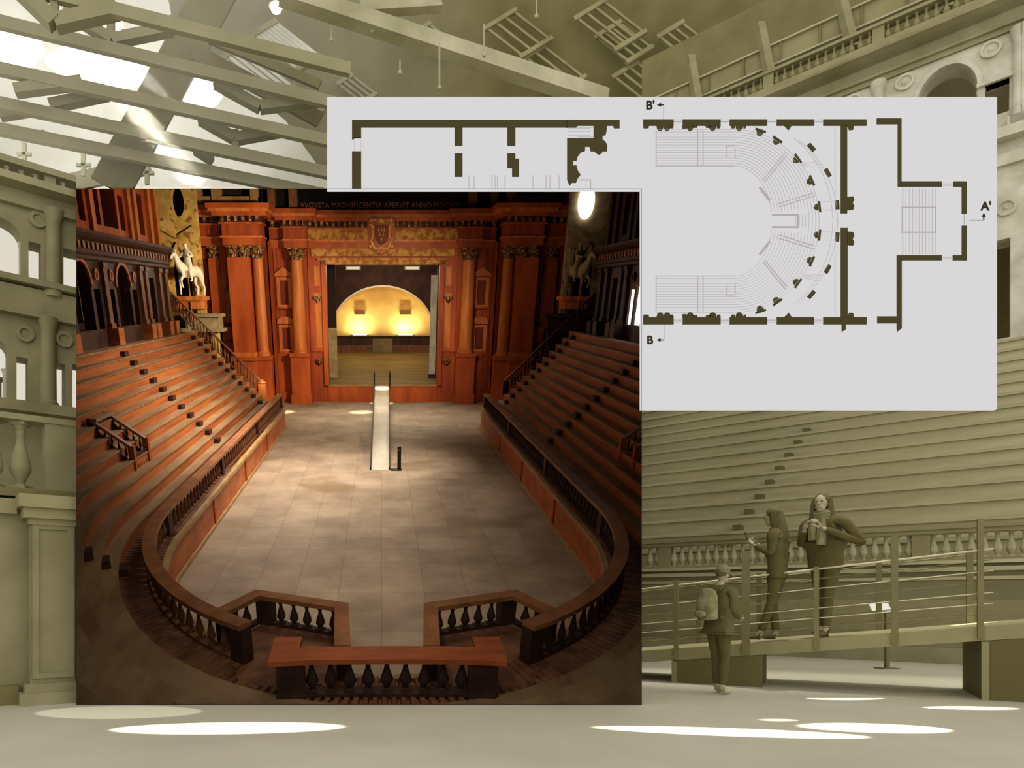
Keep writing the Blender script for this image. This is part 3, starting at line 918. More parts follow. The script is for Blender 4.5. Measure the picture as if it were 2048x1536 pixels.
for sx, side in ((-1, 'left'), (1, 'right')):
    column(XC + sx * 6.35, 57.1, .5, f'single round wooden column beside the {side} of the stage opening')
    column(XC + sx * 8.75, 54.3, .4, f'slim inner round column of the {side} column cluster on the stage wall')
    column(XC + sx * 10.0, 53.95, .5, f'broad flat pilaster with leafy capital in the {side} column cluster', True, .85)
    column(XC + sx * 11.95, 55.0, .4, f'narrow outer pilaster of the {side} side bay by the painted wall', True, .42)
    aedicule(XC + sx * 7.45, YW - .05, -.95, .56, 2.75, f'upper blind window with pointed pediment on the {side} of the stage', False)
    aedicule(XC + sx * 7.45, YW - .05, -4.15, .56, 2.6, f'lower blind window with curved pediment on the {side} of the stage', True)
    for z, wh in ((-1.7, 'upper'), (-5.2, 'lower')):
        n = thing('wall_niche', (XC + sx * 11.0, 55.2, z), f'{wh} narrow niche with orange panel in the {side} side bay', 'niche', None, MT)
        cx = XC + sx * 11.05
        obj('niche_frame', MB().plate(rect_loop(cx - .55, cx + .55, z - .3, z + 3.0), [arch_loop(cx, .36, z, z + 1.75, 8)], 54.95, 55.25), W_RED, n)
        obj('niche_panel', MB().add([(cx - .3, 55.17, z), (cx + .3, 55.17, z), (cx + .3, 55.17, z + 1.5), (cx + (.25 if sx < 0 else .05), 55.17, z + 2.0), (cx - (.05 if sx < 0 else .25), 55.17, z + 2.0), (cx - .3, 55.17, z + 1.5)], [(0, 1, 2, 3, 4, 5)]), W_ORG, n)
        obj('sill', MB().box(cx - .6, cx + .6, 54.8, 55.2, z - .42, z - .28), W_DARK, n)

# coat of arms over the stage opening
ca = thing('coat_of_arms', (XC - .1, 57.2, 2.6), 'carved shield with gilded scrolls and lilies over the stage opening', 'coat of arms', None, MT)
sh = lambda k, zc: [(XC - .1 + k * x, zc + k * z) for x, z in ((-.95, 1.0), (-.5, 1.12), (0, 1.0), (.5, 1.12), (.95, 1.0), (1.0, .2), (.9, -.6), (.5, -1.15), (0, -1.4), (-.5, -1.15), (-.9, -.6), (-1.0, .2))]
obj('shield', MB().plate(sh(1.0, 3.95), [], 56.75, 57.3), W_RED, ca)
obj('field', MB().plate(sh(.52, 3.9), [], 56.6, 56.8), M_DOOR, ca)
b = MB()
for q in (-1, 1):
    x = XC - .1
    b.tube([(x + q * .35, 56.6, 4.75), (x + q * .75, 56.55, 4.85), (x + q * .8, 56.5, 4.5), (x + q * .55, 56.5, 4.3), (x + q * .62, 56.5, 3.8), (x + q * .72, 56.5, 3.4), (x + q * .5, 56.5, 3.0), (x + q * .22, 56.5, 2.9), (x, 56.5, 3.05)], [.07, .1, .09, .1, .08, .1, .1, .08, .07], 6)
    b.ball((x + q * .72, 56.55, 4.75), .15); b.ball((x + q * .78, 56.6, 3.1), .13)
b.ball((XC - .1, 56.55, 4.72), (.25, .15, .2))
M_GILT = mat('dull_gilding', (196, 140, 66), (226, 176, 96), (4, 4, 4), .5)
obj('gilded_scroll', b, M_GILT, ca)
b = MB()
for dx, dz in ((-.2, 4.15), (0, 4.15), (.2, 4.15), (-.13, 3.85), (.13, 3.85), (0, 3.55)):
    b.lathe([(.02, -.12), (.07, -.02), (.02, .06), (.05, .09), (.001, .15)], (XC - .1 + dx, 56.6, dz), 6)
obj('lilies', b, M_GILT, ca)

# ================================================================ inside the stage opening
st = sroot('floor_stage', (XC, 66, -8), MT)
mb = MB().add([(XC - 7, 58, PB), (XC + 7, 58, PB), (XC + 7, 77, -5.3), (XC - 7, 77, -5.3)], [(0, 1, 2, 3)])
struct('raked_boards', mb, M_STAGEF, MT, None, st)
wb = sroot('wall_back', (XC, 72, -6), MT)
el = [(XC + 5.0 * math.cos(PI * i / 24), -3.6 + 4.25 * math.sin(PI * i / 24)) for i in range(25)]
struct('brick_wall', MB().plate(rect_loop(XC - 7, XC + 7, -7, 6), [[(XC - 5.0, -6.9), (XC + 5.0, -6.9)] + el], 72, 72.6), M_BRICK, MT, None, wb)
rim_ = [[(XC + r * math.cos(PI * i / 24), y, -3.6 + (r - .75) * math.sin(PI * i / 24)) for r, y in ((4.88, 71.95), (5.02, 71.95), (5.02, 72.05), (4.88, 72.05))] for i in range(25)]
struct('pale_arch_rim', MB().sweep(rim_), M_PLAST, MT, None, wb)
struct('lit_plaster_wall', MB().box(XC - 7, XC + 7, 76.5, 76.7, -7, 4), M_APSE, MT, None, wb)
struct('vault', MB().sweep([[(XC + 5.6 * math.cos(PI * i / 16), y, -3.6 + 4.9 * math.sin(PI * i / 16)) for i in range(17)] for y in (72.3, 76.6)], False, False), M_APSE, MT, None, wb)
for sx, side in ((-1, 'left'), (1, 'right')):
    struct('white_door_jamb', MB().box(*sorted((XC + sx * 4.8, XC + sx * 5.0)), 71.8, 72, -5.75, -3.6), M_PLAST, MT, None, wb)
    X = lambda a, b: tuple(sorted((XC + sx * a, XC + sx * b)))
    struct('wall_stage_side', MB().box(*X(6.6, 6.8), 58.6, 76.5, -7, 6), M_BRICK, MT)
    struct('wall_stage_wing', MB().box(*X(4.35, 6.6), 61.5, 61.8, -6.6, 4), M_BRICK, MT)
    f = thing('stage_flat', (XC + sx * 4.25, 60.5, -6.5), ('dark stage flat with grey green lower half inside the left edge' if sx < 0 else 'pale grey weathered stage flat inside the right edge'), 'stage flat', None, MT)
    if sx < 0:
        obj('upper_panel', MB().box(XC - 4.5, XC - 3.75, 61, 61.2, -2.6, 2.0), M_BLACK, f)
        obj('lower_panel', MB().box(XC - 4.5, XC - 3.75, 60.95, 61.2, -6.55, -2.6), M_GREYST, f)
    else:
        obj('weathered_board', MB().box(XC + 3.85, XC + 4.35, 61, 61.2, -6.2, 1.3), mat('pale_weathered_paint', (150, 156, 150), (190, 190, 176), (3, 3, 1), .7), f)
        obj('foot_block', MB().box(XC + 3.8, XC + 4.4, 60.9, 61.25, -6.6, -6.2), M_IRON, f)
    # wall pictures, uplights, vents
    cx = XC + sx * 2.3
    p = thing('wall_panel', (cx, 76.4, -1.95), f'small square ochre panel with dark lower edge on the lit back wall, {side} one', 'wall panel', None, MT)
    obj('panel_board', MB().box(cx - .5, cx + .5, 76.38, 76.5, -1.85, -1.0), M_TAN, p)
    obj('dark_ledge', MB().box(cx - .55, cx + .55, 76.25, 76.5, -1.97, -1.85), W_DARK, p)
    u = thing('uplight', (cx + sx * .1, 75.5, -4.0), f'flat uplight tray glowing on the {side} of the dark counter', 'uplight', None, MT)
    obj('tray', MB().box(cx - .95, cx + .95, 75.0, 75.6, -3.98, -3.86), M_GREYST, u)
    obj('lamp_tube', MB().box(cx - .7, cx + .7, 75.25, 75.4, -3.86, -3.8), G_LAMP, u)
    v = thing('wall_vent', (XC + sx * 2.75, 71.9, 2.05), f'small bright grille high on the dark stage back wall, {side} one', 'vent', None, MT)
    obj('vent_frame', MB().box(XC + sx * 2.75 - .72, XC + sx * 2.75 + .72, 71.85, 72, 1.95, 2.3), M_GREYST, v)
    obj('vent_pane', MB().box(XC + sx * 2.75 - .6, XC + sx * 2.75 + .6, 71.8, 71.9, 2.02, 2.22), G_VENT, v)
struct('ceiling_stage', MB().box(XC - 7, XC + 7, 58.6, 76.6, 6, 6.2), M_BRICK, MT)
ct = thing('counter', (XC, 75, -5.5), 'long dark counter with pale middle block under the lit arch', 'counter', None, MT)
obj('counter_front', MB().box(XC - 5, XC + 5, 74.9, 75.6, -5.5, -4.05), W_DARK, ct)
obj('counter_top', MB().box(XC - 5, XC + 5, 74.8, 75.7, -4.05, -3.98), M_BLACK, ct)
obj('lower_strip', MB().box(XC - 5, XC + 5, 74.85, 74.95, -5.5, -4.8), W_BAL, ct)
obj('middle_block', MB().box(XC - 1.0, XC + 1.0, 74.3, 74.9, -5.6, -4.2), M_STAGEF, ct)

# ---------------------------------------------------------------- ramp and totem
rp = thing('ramp', (XC - .1, 45, -8), 'long narrow boarded ramp rising from the arena floor to the stage', 'ramp', None, MT)
xa, xb = (-.57, .37), (-.5, .58)
W0, W1 = 34.2, 57.9
deck = MB().add([(-.5, W0, -7.98), (.36, W0, -7.98), (.56, W1, PB), (-.5, W1, PB), (-.5, W0, -8), (.36, W0, -8), (.56, W1, -8), (-.5, W1, -8)], [(0, 1, 2, 3), (4, 7, 6, 5), (0, 4, 5, 1), (1, 5, 6, 2), (2, 6, 7, 3), (3, 7, 4, 0)])
obj('ramp_deck', deck, mat('ramp_boards', (150, 138, 120), (182, 172, 156), (1, .3, 1), .35, planks=[('Y', 1.2, .85, .02)]), rp)
for a, b in (((-.54, W0), (-.54, W1)), ((.4, W0), (.6, W1))):
    obj('kerb', MB().bar((a[0], a[1], -7.93), (b[0], b[1], PB + .05), .07, .16), M_IRON, rp)
for x in (-.58, .66):
    obj('hand_loop', MB().tube([(x, 57.6, -6.8), (x, 57.6, -5.85), (x, 57.9, -5.75), (x, 58.8, -5.75), (x, 59.1, -5.85), (x, 59.1, -6.7)], .05, 6), M_IRON, rp)
tt = thing('totem_sign', (.86, 34.2, -8), 'slim black totem sign standing beside the foot of the ramp', 'sign', None, MT)
obj('totem_board', MB().box(.78, .96, 34.16, 34.26, -7.95, -6.85), M_IRON, tt)
obj('foot_plate', MB().box(.45, 1.0, 34.05, 34.4, -8, -7.95), M_IRON, tt)
obj('red_mark', MB().box(.82, .9, 34.14, 34.16, -7.05, -6.98), mat('dull_red_mark', (110, 40, 40)), tt)

# ---------------------------------------------------------------- light in the theatre
WARM = (1, .78, .5)
wd = light('AREA', 'window_daylight', (10.8, 36.5, 1.0), (-10, 38, -1.2), 760, (1, .84, .62), 3, MT, size_y=2.2)
wd.data.spread = 1.7
light('SPOT', 'left_stage_fill', (4.5, 38, 2.2), (-9.5, 54, -1.5), 14000, WARM, .6, MT, 1.0, .8)  # unseen spot added to brighten the left stage wall
light('SPOT', 'centre_stage_fill', (0, 36, 2.6), (1.0, 58, -2), 11000, WARM, .6, MT, .75, .9)  # unseen spot added to warm the middle of the stage wall
aa = light('AREA', 'arena_fill', (-3.5, 32, 2.6), (-5.5, 31.5, -8), 1250, (1, .88, .76), 4, MT, size_y=11)  # added overhead fill for floor and left tiers, no opening above
aa.data.spread = 1.95
ab = light('AREA', 'arena_front_fill', (-.8, 18, 1.3), (-.8, 18.2, -8), 130, (1, .84, .66), 3, MT, size_y=4)  # added fill that lifts the front of the arena floor
ab.data.spread = 1.7
light('SPOT', 'arena_spot_fill', (.2, 33, 2.6), (-.3, 35, -8), 4200, (1, .9, .84), .7, MT, .95, 1)  # added spot brightening the arena centre, no fixture there
light('SPOT', 'front_rail_fill', (0, 12.5, -1), (.1, 11.6, -7), 120, (1, .74, .5), .4, MT, 1.2, 1)  # weak warm fill added for the front rail top
for i, p in enumerate(((-1.5, 52.5, -8), (-7.3, 52.6, -8), (0.05, 56.6, -7))):
    light('SPOT', 'floor_spot', (p[0] + .3, p[1] - 4, 2.4), p, 20000, (1, .9, .7), .1, MT, .19, .8)
for sx in (-1, 1):
    light('AREA', 'uplight_glow', (XC + sx * 2.35, 75.6, -3.7), (XC + sx * 2.35, 76.3, -1.5), 170, (1, .88, .58), 1.3, MT, size_y=.3)
light('POINT', 'stage_light', (XC, 66, 2.5), (0, 66, 0), 1100, (1, .86, .62), .5, MT)
light('POINT', 'newel_lamp', (-7.6, 45.6, -4.9), (0, 66, 0), 25, (1, .85, .6), .1, MT)
fa = light('AREA', 'far_floor_fill', (0, 50, 3.6), (0, 50.4, -8), 520, (1, .9, .76), 9, MT, size_y=2.5)  # added fill for the dark floor strip before the stage
fa.data.spread = 1.5
light('POINT', 'left_bay_fill', (-8.6, 46.5, 1.5), (0, 66, 0), 330, (1, .84, .6), .8, MT)
light('POINT', 'right_bay_fill', (7.0, 46.5, 1.5), (0, 66, 0), 110, (1, .8, .55), .8, MT)
# ================================================================ floor plan panel
DB = 8.03
G_PLAN = glow('self_glowing_plan_sheet', (217, 215, 216), 1.0)  # printed sheet made to glow for an even tone, no lamp behind
M_INK = mat('dark_olive_ink', (52, 46, 14), rough=.8, emit=(44, 38, 8), es=.5)
M_LINE = glow('grey_plan_line', (176, 172, 170), 1.0)  # plan lines glow as well, holding one flat print tone
M_LINE2 = glow('pale_grey_plan_line', (190, 187, 186), 1.0)
M_TXT = glow('plan_letter_ink', (52, 50, 34), 1.0)
bxp = lambda px: (px - PX) / F * DB
bzp = lambda py: CH + (PY - py) / F * DB
pl = thing('floor_plan_panel', (bxp(1640), DB, bzp(819)), 'large pale panel showing the floor plan of a theatre, beside the open case', 'floor plan')
E0, E1 = 1282.5, 378.5
sheet = [(654, 194), (1994, 194), (1994, 819), (E0, 819), (E0, E1), (654, E1)]
obj('panel_sheet', MB().plate([(bxp(x), bzp(y)) for x, y in sheet], [], DB, DB + .05), G_PLAN, pl)
ink = MB()


def ip(poly, b=None, d=.006):
    q = [(bxp(x), bzp(y)) for x, y in poly]
    (b if b is not None else ink).plate(q, [], DB - d, DB + .01)


def ir(x0, x1, y0, y1): ip([(x0, y0), (x1, y0), (x1, y1), (x0, y1)])


for r in ((704, 1134, 240, 255.5), (704, 722.5, 255, 277), (704, 722.5, 303, 378), (909, 925, 255, 292), (909, 925, 307, 354), (1014.5, 1030.6, 255, 292),
          (1753, 1802.5, 237, 249), (1795, 1802.5, 249, 374), (1802, 1883, 363, 374), (1906, 1933, 363, 374), (1923, 1933, 374, 428), (1923, 1933, 451.6, 521),
          (1793, 1883, 510.5, 521), (1905, 1923, 510.5, 521), (1793, 1803, 521, 655), (1754, 1793, 633, 647), (1681, 1694, 251, 427), (1681, 1695, 456, 635)):
    ir(*r)
ip([(722, 275), (722, 277), (710, 277), (704, 280), (704, 276)])
ip([(1014.5, 307), (1030.6, 307), (1030.6, 318), (1038, 318), (1038, 354), (1024, 354), (1024, 337), (1014.5, 337)])
ip([(1133, 240), (1239, 240), (1239, 257), (1228, 257), (1226, 252), (1214, 252), (1213, 262), (1211, 271), (1205, 272), (1205, 280), (1210, 283), (1214, 290), (1214, 303), (1206, 303), (1202, 308), (1197, 310), (1194, 308), (1188, 303),
    (1181, 303), (1179, 294), (1170, 294), (1170, 302), (1162, 305), (1155, 314), (1153, 322), (1146, 322), (1146, 331), (1153, 331), (1155, 341), (1161, 350), (1155, 358), (1152, 366), (1144, 366), (1139, 372), (1134, 360), (1134, 277), (1187, 277), (1187, 252), (1155, 252), (1152, 256), (1133, 256)])
ip([(1793, 655), (1803, 655), (1803, 657), (1794, 664)]); ip([(1683, 649), (1691, 649), (1691, 660), (1683, 664)])
for y0, y1, s in ((239, 252, 1), (634.5, 649, -1)):
    for x0, x1 in ((1286, 1347), (1365, 1441), (1459, 1534), (1553, 1628), (1646, 1733)): ir(x0, x1, y0, y1)
    yb = y1 if s > 0 else y0
    for cx, rr in ((1320, 7), (1334, 7), (1380, 7), (1425, 7.5), (1478, 7)):
        ip([(cx - rr, yb)] + [(cx + rr * math.cos(PI - PI * i / 8), yb + s * 10.5 * math.sin(PI * i / 8)) for i in range(1, 8)] + [(cx + rr, yb)])
    for cx, w, h in ((1292, 6, 5), (1369, 5, 6), (1390, 5, 4), (1416, 5, 4), (1437, 4, 5), (1466, 4, 5), (1489, 3, 5), (1343, 4, 5)): ip([(cx - w, yb), (cx + w, yb), (cx + w - 1, yb + s * h), (cx - w + 1, yb + s * h)])
    ip([(1568, yb), (1583, yb), (1577, yb + s * 9)]); ip([(1694, yb), (1707, yb), (1706, yb + s * 8), (1698, yb + s * 9)])
for s in (1, -1):
    Y = lambda y: y if s > 0 else 2 * 442.2 - y
    for cx, cy, a in ((1520.5, 263, .32), (1554, 281, .6), (1594.5, 318.5, .95), (1622, 362, 1.15), (1637, 414, 1.45)):
        # engaged column: wing plus half round towards the arena
        ca_, sa = math.cos(a), math.sin(a)
        P_ = lambda u, v: (cx + u * ca_ - v * sa, Y(cy + u * sa + v * ca_))
        ip([P_(-11, -4), P_(11, -4), P_(11, 0), P_(7, 1)] + [P_(7 * math.cos(PI * i / 6), 1 + 9 * math.sin(PI * i / 6)) for i in range(1, 6)] + [P_(-7, 1), P_(-11, 0)])
    for cx, cy, a in ((1622.6, 295, .85), (1655, 346, 1.05), (1674, 410, 1.5)):
        ca_, sa = math.cos(a), math.sin(a)
        P_ = lambda u, v: (cx + u * ca_ - v * sa, Y(cy + u * sa + v * ca_))
        ip([P_(-9, -4.2), P_(9, -4.2), P_(9, 4.2), P_(-9, 4.2)])
    ip([(1694, Y(394)), (1706, Y(393)), (1708, Y(400)), (1705, Y(406)), (1708, Y(412)), (1706, Y(420)), (1694, Y(421))])
obj('plan_walls', ink, M_INK, pl)
# thin lines: seating, stairs, section marks
th = MB(); th2 = MB()


def il(pts, w=1.0, b=None):
    b = b if b is not None else th
    for (x0, y0), (x1, y1) in zip(pts, pts[1:]):
        b.bar((bxp(x0), DB - .002, bzp(y0)), (bxp(x1), DB - .002, bzp(y1)), .008, w / F * DB, (0, 1, 0)) if False else b.bar((bxp(x0), DB - .002, bzp(y0)), (bxp(x1), DB - .002, bzp(y1)), w / F * DB, .008, (0, -1, 0))


CY = 442.2
for k in range(15):
    f = k / 14
    ry = 110 + 73 * f; rx = 76 + 94 * f
    for s in (-1, 1):
        il([(1312, CY + s * ry), (1390, CY + s * ry), (1468, CY + s * ry)], 1.3 if k in (0, 5, 10) else .9, th if k % 5 == 0 else th2)
    pts = [(1468 + rx * math.sin(a), CY - ry * math.cos(a)) for a in [PI * i / 40 for i in range(41)]]
    il([p for p in pts if p[1] < CY - 13], .9, th2); il([p for p in pts if p[1] > CY + 13], .9, th2)
    if k > 6: il([p for p in pts if abs(p[1] - CY) < 22], .9, th2)
for s in (-1, 1):
    Y = lambda y: y if s < 0 else 2 * CY - y
    for x in (1312, 1395, 1406): il([(x, Y(260)), (x, Y(333))], 1.6)
    for x0, y0, x1, y1 in ((1452, 292, 1452, 314), (1470, 296, 1470, 318), (1452, 292, 1470, 292), (1526, 360, 1570, 306), (1530, 363, 1574, 310), (1556, 408, 1628, 386), (1558, 414, 1629, 392)): il([(x0, Y(y0)), (x1, Y(y1))], 1.6)
    il([(1519, Y(375)), (1540, Y(402))], 5)
    il([(1544, Y(430)), (1597, Y(430))], 3.5)
    for i in range(8):
        il([(1598 + 5 * i, Y(330 + 2 * i)), (1640 + 3 * i, Y(322 + 6 * i))], .8, th2) if i < 3 else None
    pts = [(1500 + 165 * math.sin(a), CY + s * 195 * math.cos(a)) for a in [.55 + 1.0 * i / 20 for i in range(21)]]
    il(pts, .9, th2); il([(x + 10, y - s * 4) for x, y in pts], .9, th2)
    for a, b in ((1347, 1365), (1441, 1459), (1534, 1553), (1628, 1646)):
        il([(a, Y(244)), (b, Y(244))], 1.2); il([(a, Y(240)), (b, Y(240))], .8, th2)
    il([(1644, Y(404)), (1668, Y(404))], .9, th2); il([(1644, Y(420)), (1668, Y(420))], .9, th2)
    il([(1670, Y(255)), (1670, Y(430))], .8, th2)
il([(1596, 430), (1596, 454)], 5)
for i in range(11):
    il([(1805 + i * 6.6, 377), (1805 + i * 6.6, 508)], 1.0 if i % 3 else 1.6, th2)
for y in (415, 465): il([(1802, y), (1872, y)], 2.2)
il([(1804, 415), (1804, 465)], 1.5); il([(1870, 415), (1870, 465)], 1.8)
for y in (241, 244): il([(1883, y + 127), (1906, y + 127)], 1.0); il([(1883, y + 274), (1906, y + 274)], 1.0)
il([(1928, 428), (1928, 452)], 1.2); il([(709, 279), (709, 301)], 1.5, th2); il([(722, 277), (722, 303)], 1.0, th2)
for x in (938, 948, 984, 990, 995, 1010, 1066, 1092, 1100, 1118): il([(x, 351), (x, 378)], 2.2, th2)
il([(1157, 360), (1181, 360), (1181, 378)], 1.6)
for y in (257, 263, 271): il([(1136, y), (1180, y)], 1.5, th2)
for y in (257, 276): il([(1154, y - 2), (1187, y - 2)], 1.2, th2)
il([(1327, 211), (1327, 239)], 1.2); il([(1328, 651), (1328, 680)], 1.2); il([(1938, 441), (1968, 441)], 1.2)
obj('plan_lines', th, M_LINE, pl); obj('seating_lines', th2, M_LINE2, pl)
ar = MB()
for tip, dx, dy in (((1314, 210), 1, 0), ((1313, 680), 1, 0), ((1967, 426), 0, 1)):
    x, y = tip
    if dx: ip([(x, y), (x + 8, y - 4), (x + 8, y - 1), (x + 14, y - 1), (x + 14, y + 1), (x + 8, y + 1), (x + 8, y + 4)], ar)
    else: ip([(x, y), (x - 4, y + 8), (x - 1, y + 8), (x - 1, y + 14), (x + 1, y + 14), (x + 1, y + 8), (x + 4, y + 8)], ar)
obj('section_arrows', ar, M_TXT, pl)
for txt, x, y, h in (("B'", 1291, 219, 17), ('B', 1293, 688, 16), ("A'", 1961, 421, 17)):
    cu = bpy.data.curves.new('section_letter', 'FONT'); cu.body = txt; cu.size = h / F * DB / .70; cu.extrude = .003; cu.offset = .004
    o = bpy.data.objects.new('section_letter', cu); COL.objects.link(o); cu.materials.append(M_TXT)
    o.parent = pl; o.matrix_local = Matrix.Translation(Vector((bxp(x), DB - .005, bzp(y))) - LOC[pl.name]) @ Matrix.Rotation(PI / 2, 4, 'X')
# ================================================================ the pale olive hall
H_TIER = mat('olive_tier_boards', (160, 151, 114), (184, 175, 138), (.35, .35, 3), .7, bump=.1, rnd=.06, detail=6)
H_RIS = mat('olive_riser_boards', (154, 145, 108), (178, 169, 132), (.35, .35, 3), .7, bump=.1, rnd=.06, detail=6)
H_DARK = mat('dark_olive_wood', (108, 98, 56), (120, 110, 68), (1, 1, 1), .7)
H_MID = mat('mid_olive_wood', (130, 121, 82), (148, 139, 100), (1, 1, 1), .7)
H_PODIUM = mat('olive_podium_boards', (128, 119, 82), (146, 137, 100), (.6, .6, 2), .7, planks=[('Z', .3, .9, .05)])
H_LIGHT = mat('pale_olive_plaster', (176, 170, 144), (206, 200, 178), (1.4, 1.4, 1.4), .8, detail=8, bump=.2)
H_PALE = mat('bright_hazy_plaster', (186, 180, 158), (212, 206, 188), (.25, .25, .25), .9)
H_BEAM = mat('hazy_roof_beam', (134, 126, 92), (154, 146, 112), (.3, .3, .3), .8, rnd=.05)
H_BEAML = mat('lit_roof_beam', (150, 142, 108), (188, 180, 150), (.6, .6, .6), .8)  # paler than the other beams, light on the timber painted in
H_ROOF = mat('dark_roof_boards', (100, 91, 52), (116, 106, 66), (.5, .5, .5), .9)
H_LATH = mat('roof_lath', (126, 117, 78), (146, 137, 98), (.8, .8, .8), .9)
H_FLOOR = mat('pale_hall_floor', (172, 165, 140), (188, 181, 158), (.35, .35, .35), .6, detail=6)
H_COL = mat('olive_arcade_wood', (130, 121, 84), (150, 141, 104), (.8, .8, .8), .7)
H_STONE = mat('olive_stone', (124, 116, 80), (148, 140, 106), (.8, .8, .8), .8)
H_IRON = mat('olive_painted_steel', (112, 103, 62), (122, 112, 72), (2, 2, 2), .5)
H_WIRE = mat('bright_wire', (205, 198, 166), rough=.35, metal=.3)
H_BOXM = mat('dark_ramp_box', (92, 82, 42), (102, 92, 52), (.5, .5, .5), .7)
G_SKY = glow('blown_out_daylight', (255, 255, 252), 7)
G_PALEW = glow('hazy_window_pane', (222, 216, 200), 1.0)
G_BULB = glow('lit_roof_lamp', (255, 253, 236), 8)
hx = lambda px, D: (px - PX) / F * D
hz = lambda py, D: CH + (PY - py) / F * D
HP = lambda px, py, D: Vector((hx(px, D), D, hz(py, D)))
CR, CL, CT = [HPL['R']], [HPL['L']], [HPL['T']]

# floor: left of the case, in front of it, right of it
kl, kr = (152.4 - PX) / F, (1283.7 - PX) / F
fl = MB()
fl.add([(-16, -4, 0), (40, -4, 0), (40, 8.06, 0), (-16, 8.06, 0)], [(0, 1, 2, 3)])
fl.add([(8.06 * kr, 8.06, 0), (40, 8.06, 0), (40, 30, 0), (30 * kr, 30, 0)], [(0, 1, 2, 3)])
fl.add([(-16, 8.06, 0), (8.06 * kl, 8.06, 0), (30 * kl, 30, 0), (-16, 30, 0)], [(0, 1, 2, 3)])
struct('floor', fl, H_FLOOR, loc=(0, 0, 0))

# ---------------------------------------------------------------- right bank: podium, balustrade, tiers
td = Vector((.765, -.644, 0)); nd_ = Vector((.644, .765, 0)); L0 = Vector((9.19, 14.5, 0))
# frame: local x along the bank (towards the viewer's right), local y back into the bank
MB_ = Matrix(((td.x, nd_.x, 0, L0.x), (td.y, nd_.y, 0, L0.y), (0, 0, 1, 0), (0, 0, 0, 1)))
S0, S1 = -9.0, 7.0
pw = sroot('podium_wall', L0, I4)
struct('podium_boards', MB().box(S0, S1, 0, .9, 0, 1.93, MB_), H_PODIUM, I4, CR, pw)
struct('podium_cornice', MB().box(S0, S1, -.12, .9, 1.74, 1.82, MB_).box(S0, S1, -.06, .9, 1.58, 1.64, MB_).box(S0, S1, -.16, .9, 1.88, 1.94, MB_), H_TIER, I4, CR, pw)
struct('podium_base', MB().box(S0, S1, -.1, .05, 0, .3, MB_), H_STONE, I4, CR, pw)
bal = thing('balustrade', L0 + Vector((0, 0, 1.94)), 'long pale olive balustrade on the podium behind the footbridge', 'balustrade')
obj('top_rail', MB().box(S0, S1, -.1, .24, 2.54, 2.6, MB_).box(S0, S1, -.06, .2, 2.46, 2.54, MB_), H_MID, bal, None, CR)
obj('base_rail', MB().box(S0, S1, -.06, .2, 1.94, 1.99, MB_), H_MID, bal, None, CR)
b0 = None
i = 0
s = -4.9
while s < 3.6:
    p = MB_ @ Vector((s, .07, 0))
    if p.x > (1287 - PX) / F * p.y + .08:
        m4 = Matrix.Translation(Vector((p.x, p.y, 1.99)) - LOC[bal.name]) @ Matrix.Rotation(math.atan2(td.y, td.x), 4, 'Z')
        if i % 13 == 9:
            pb = obj('post', MB().box(-.14, .14, -.1, .1, 0, .48), H_MID, bal); pb.data.transform(Matrix.Translation(LOC[bal.name])); pb.matrix_local = m4
        elif b0 is None:
            b0 = obj('baluster', baluster_mb(.48, .08, 9), H_TIER, bal); b0.data.transform(Matrix.Translation(LOC[bal.name])); b0.matrix_local = m4
        else: inst(b0, bal, m4)
    i += 1; s += .185
NH = 15
hd = lambda k: .95 + .62 * k
hzz = lambda k: 2.0 + .44 * k
ORH = ['lowest', 'second', 'third', 'fourth', 'fifth', 'sixth', 'seventh', 'eighth', 'ninth', 'tenth', 'eleventh', 'twelfth', 'thirteenth', 'fourteenth', 'topmost']
for k in range(NH):
    t = thing('hall_tier', L0 + nd_ * hd(k) + Vector((0, 0, hzz(k))), f'{ORH[k]} pale olive seating tier behind the footbridge', 'seating tier', 'pale olive seating tiers')
    obj('riser', MB().box(S0 - 4, S1, hd(k), hd(k) + .08, hzz(k) - .02, hzz(k + 1) - .07, MB_), H_RIS, t, None, CR)
    obj('tread', MB().box(S0 - 4, S1, hd(k) - .05, hd(k + 1) + .1, hzz(k + 1) - .07, hzz(k + 1), MB_), H_TIER, t, None, CR)
sb = None
for k in range(1, 10):
    # step blocks climb in line with the aisle seen between the two groups of visitors
    s = -2.35 + .115 * k
    p = MB_ @ Vector((s, hd(k) - .17, 0))
    lab = f'small dark step block on the {ORH[k]} pale olive tier'
    MW = Matrix.Translation((p.x, p.y, hzz(k))) @ Matrix.Rotation(math.atan2(td.y, td.x), 4, 'Z')
    if sb is None:
        sb = obj('tier_step_block', MB().box(-.09, .09, -.15, .17, 0, .18), H_BOXM, loc=(0, 0, 0)); sb.matrix_world = MW
        tag(sb, lab, 'step block', 'step blocks on the pale tiers')
        sb0 = sb
    else: dup(sb0, MW, lab)

# ---------------------------------------------------------------- right arcade above the tiers
fd = hd(NH) + .15
FB = MB_ @ Matrix.Translation((0, fd, 0))


def fpt(px, py):
    """pixel to (s, z) on the arcade face"""
    r = Vector(((px - PX) / F, 1, 0)); o = FB @ Vector((0, 0, 0))
    t = o.dot(nd_) / r.dot(nd_)
    q = r * t
    return ((q - o).dot(td), CH + (PY - py) / F * t)


wr = sroot('wall_arcade', FB @ Vector((0, 0, 8)), I4)
zt = fpt(2020, 694)[1]
s_a, z_a = fpt(1893, 190)
s_c, z_c = fpt(2030, 235)
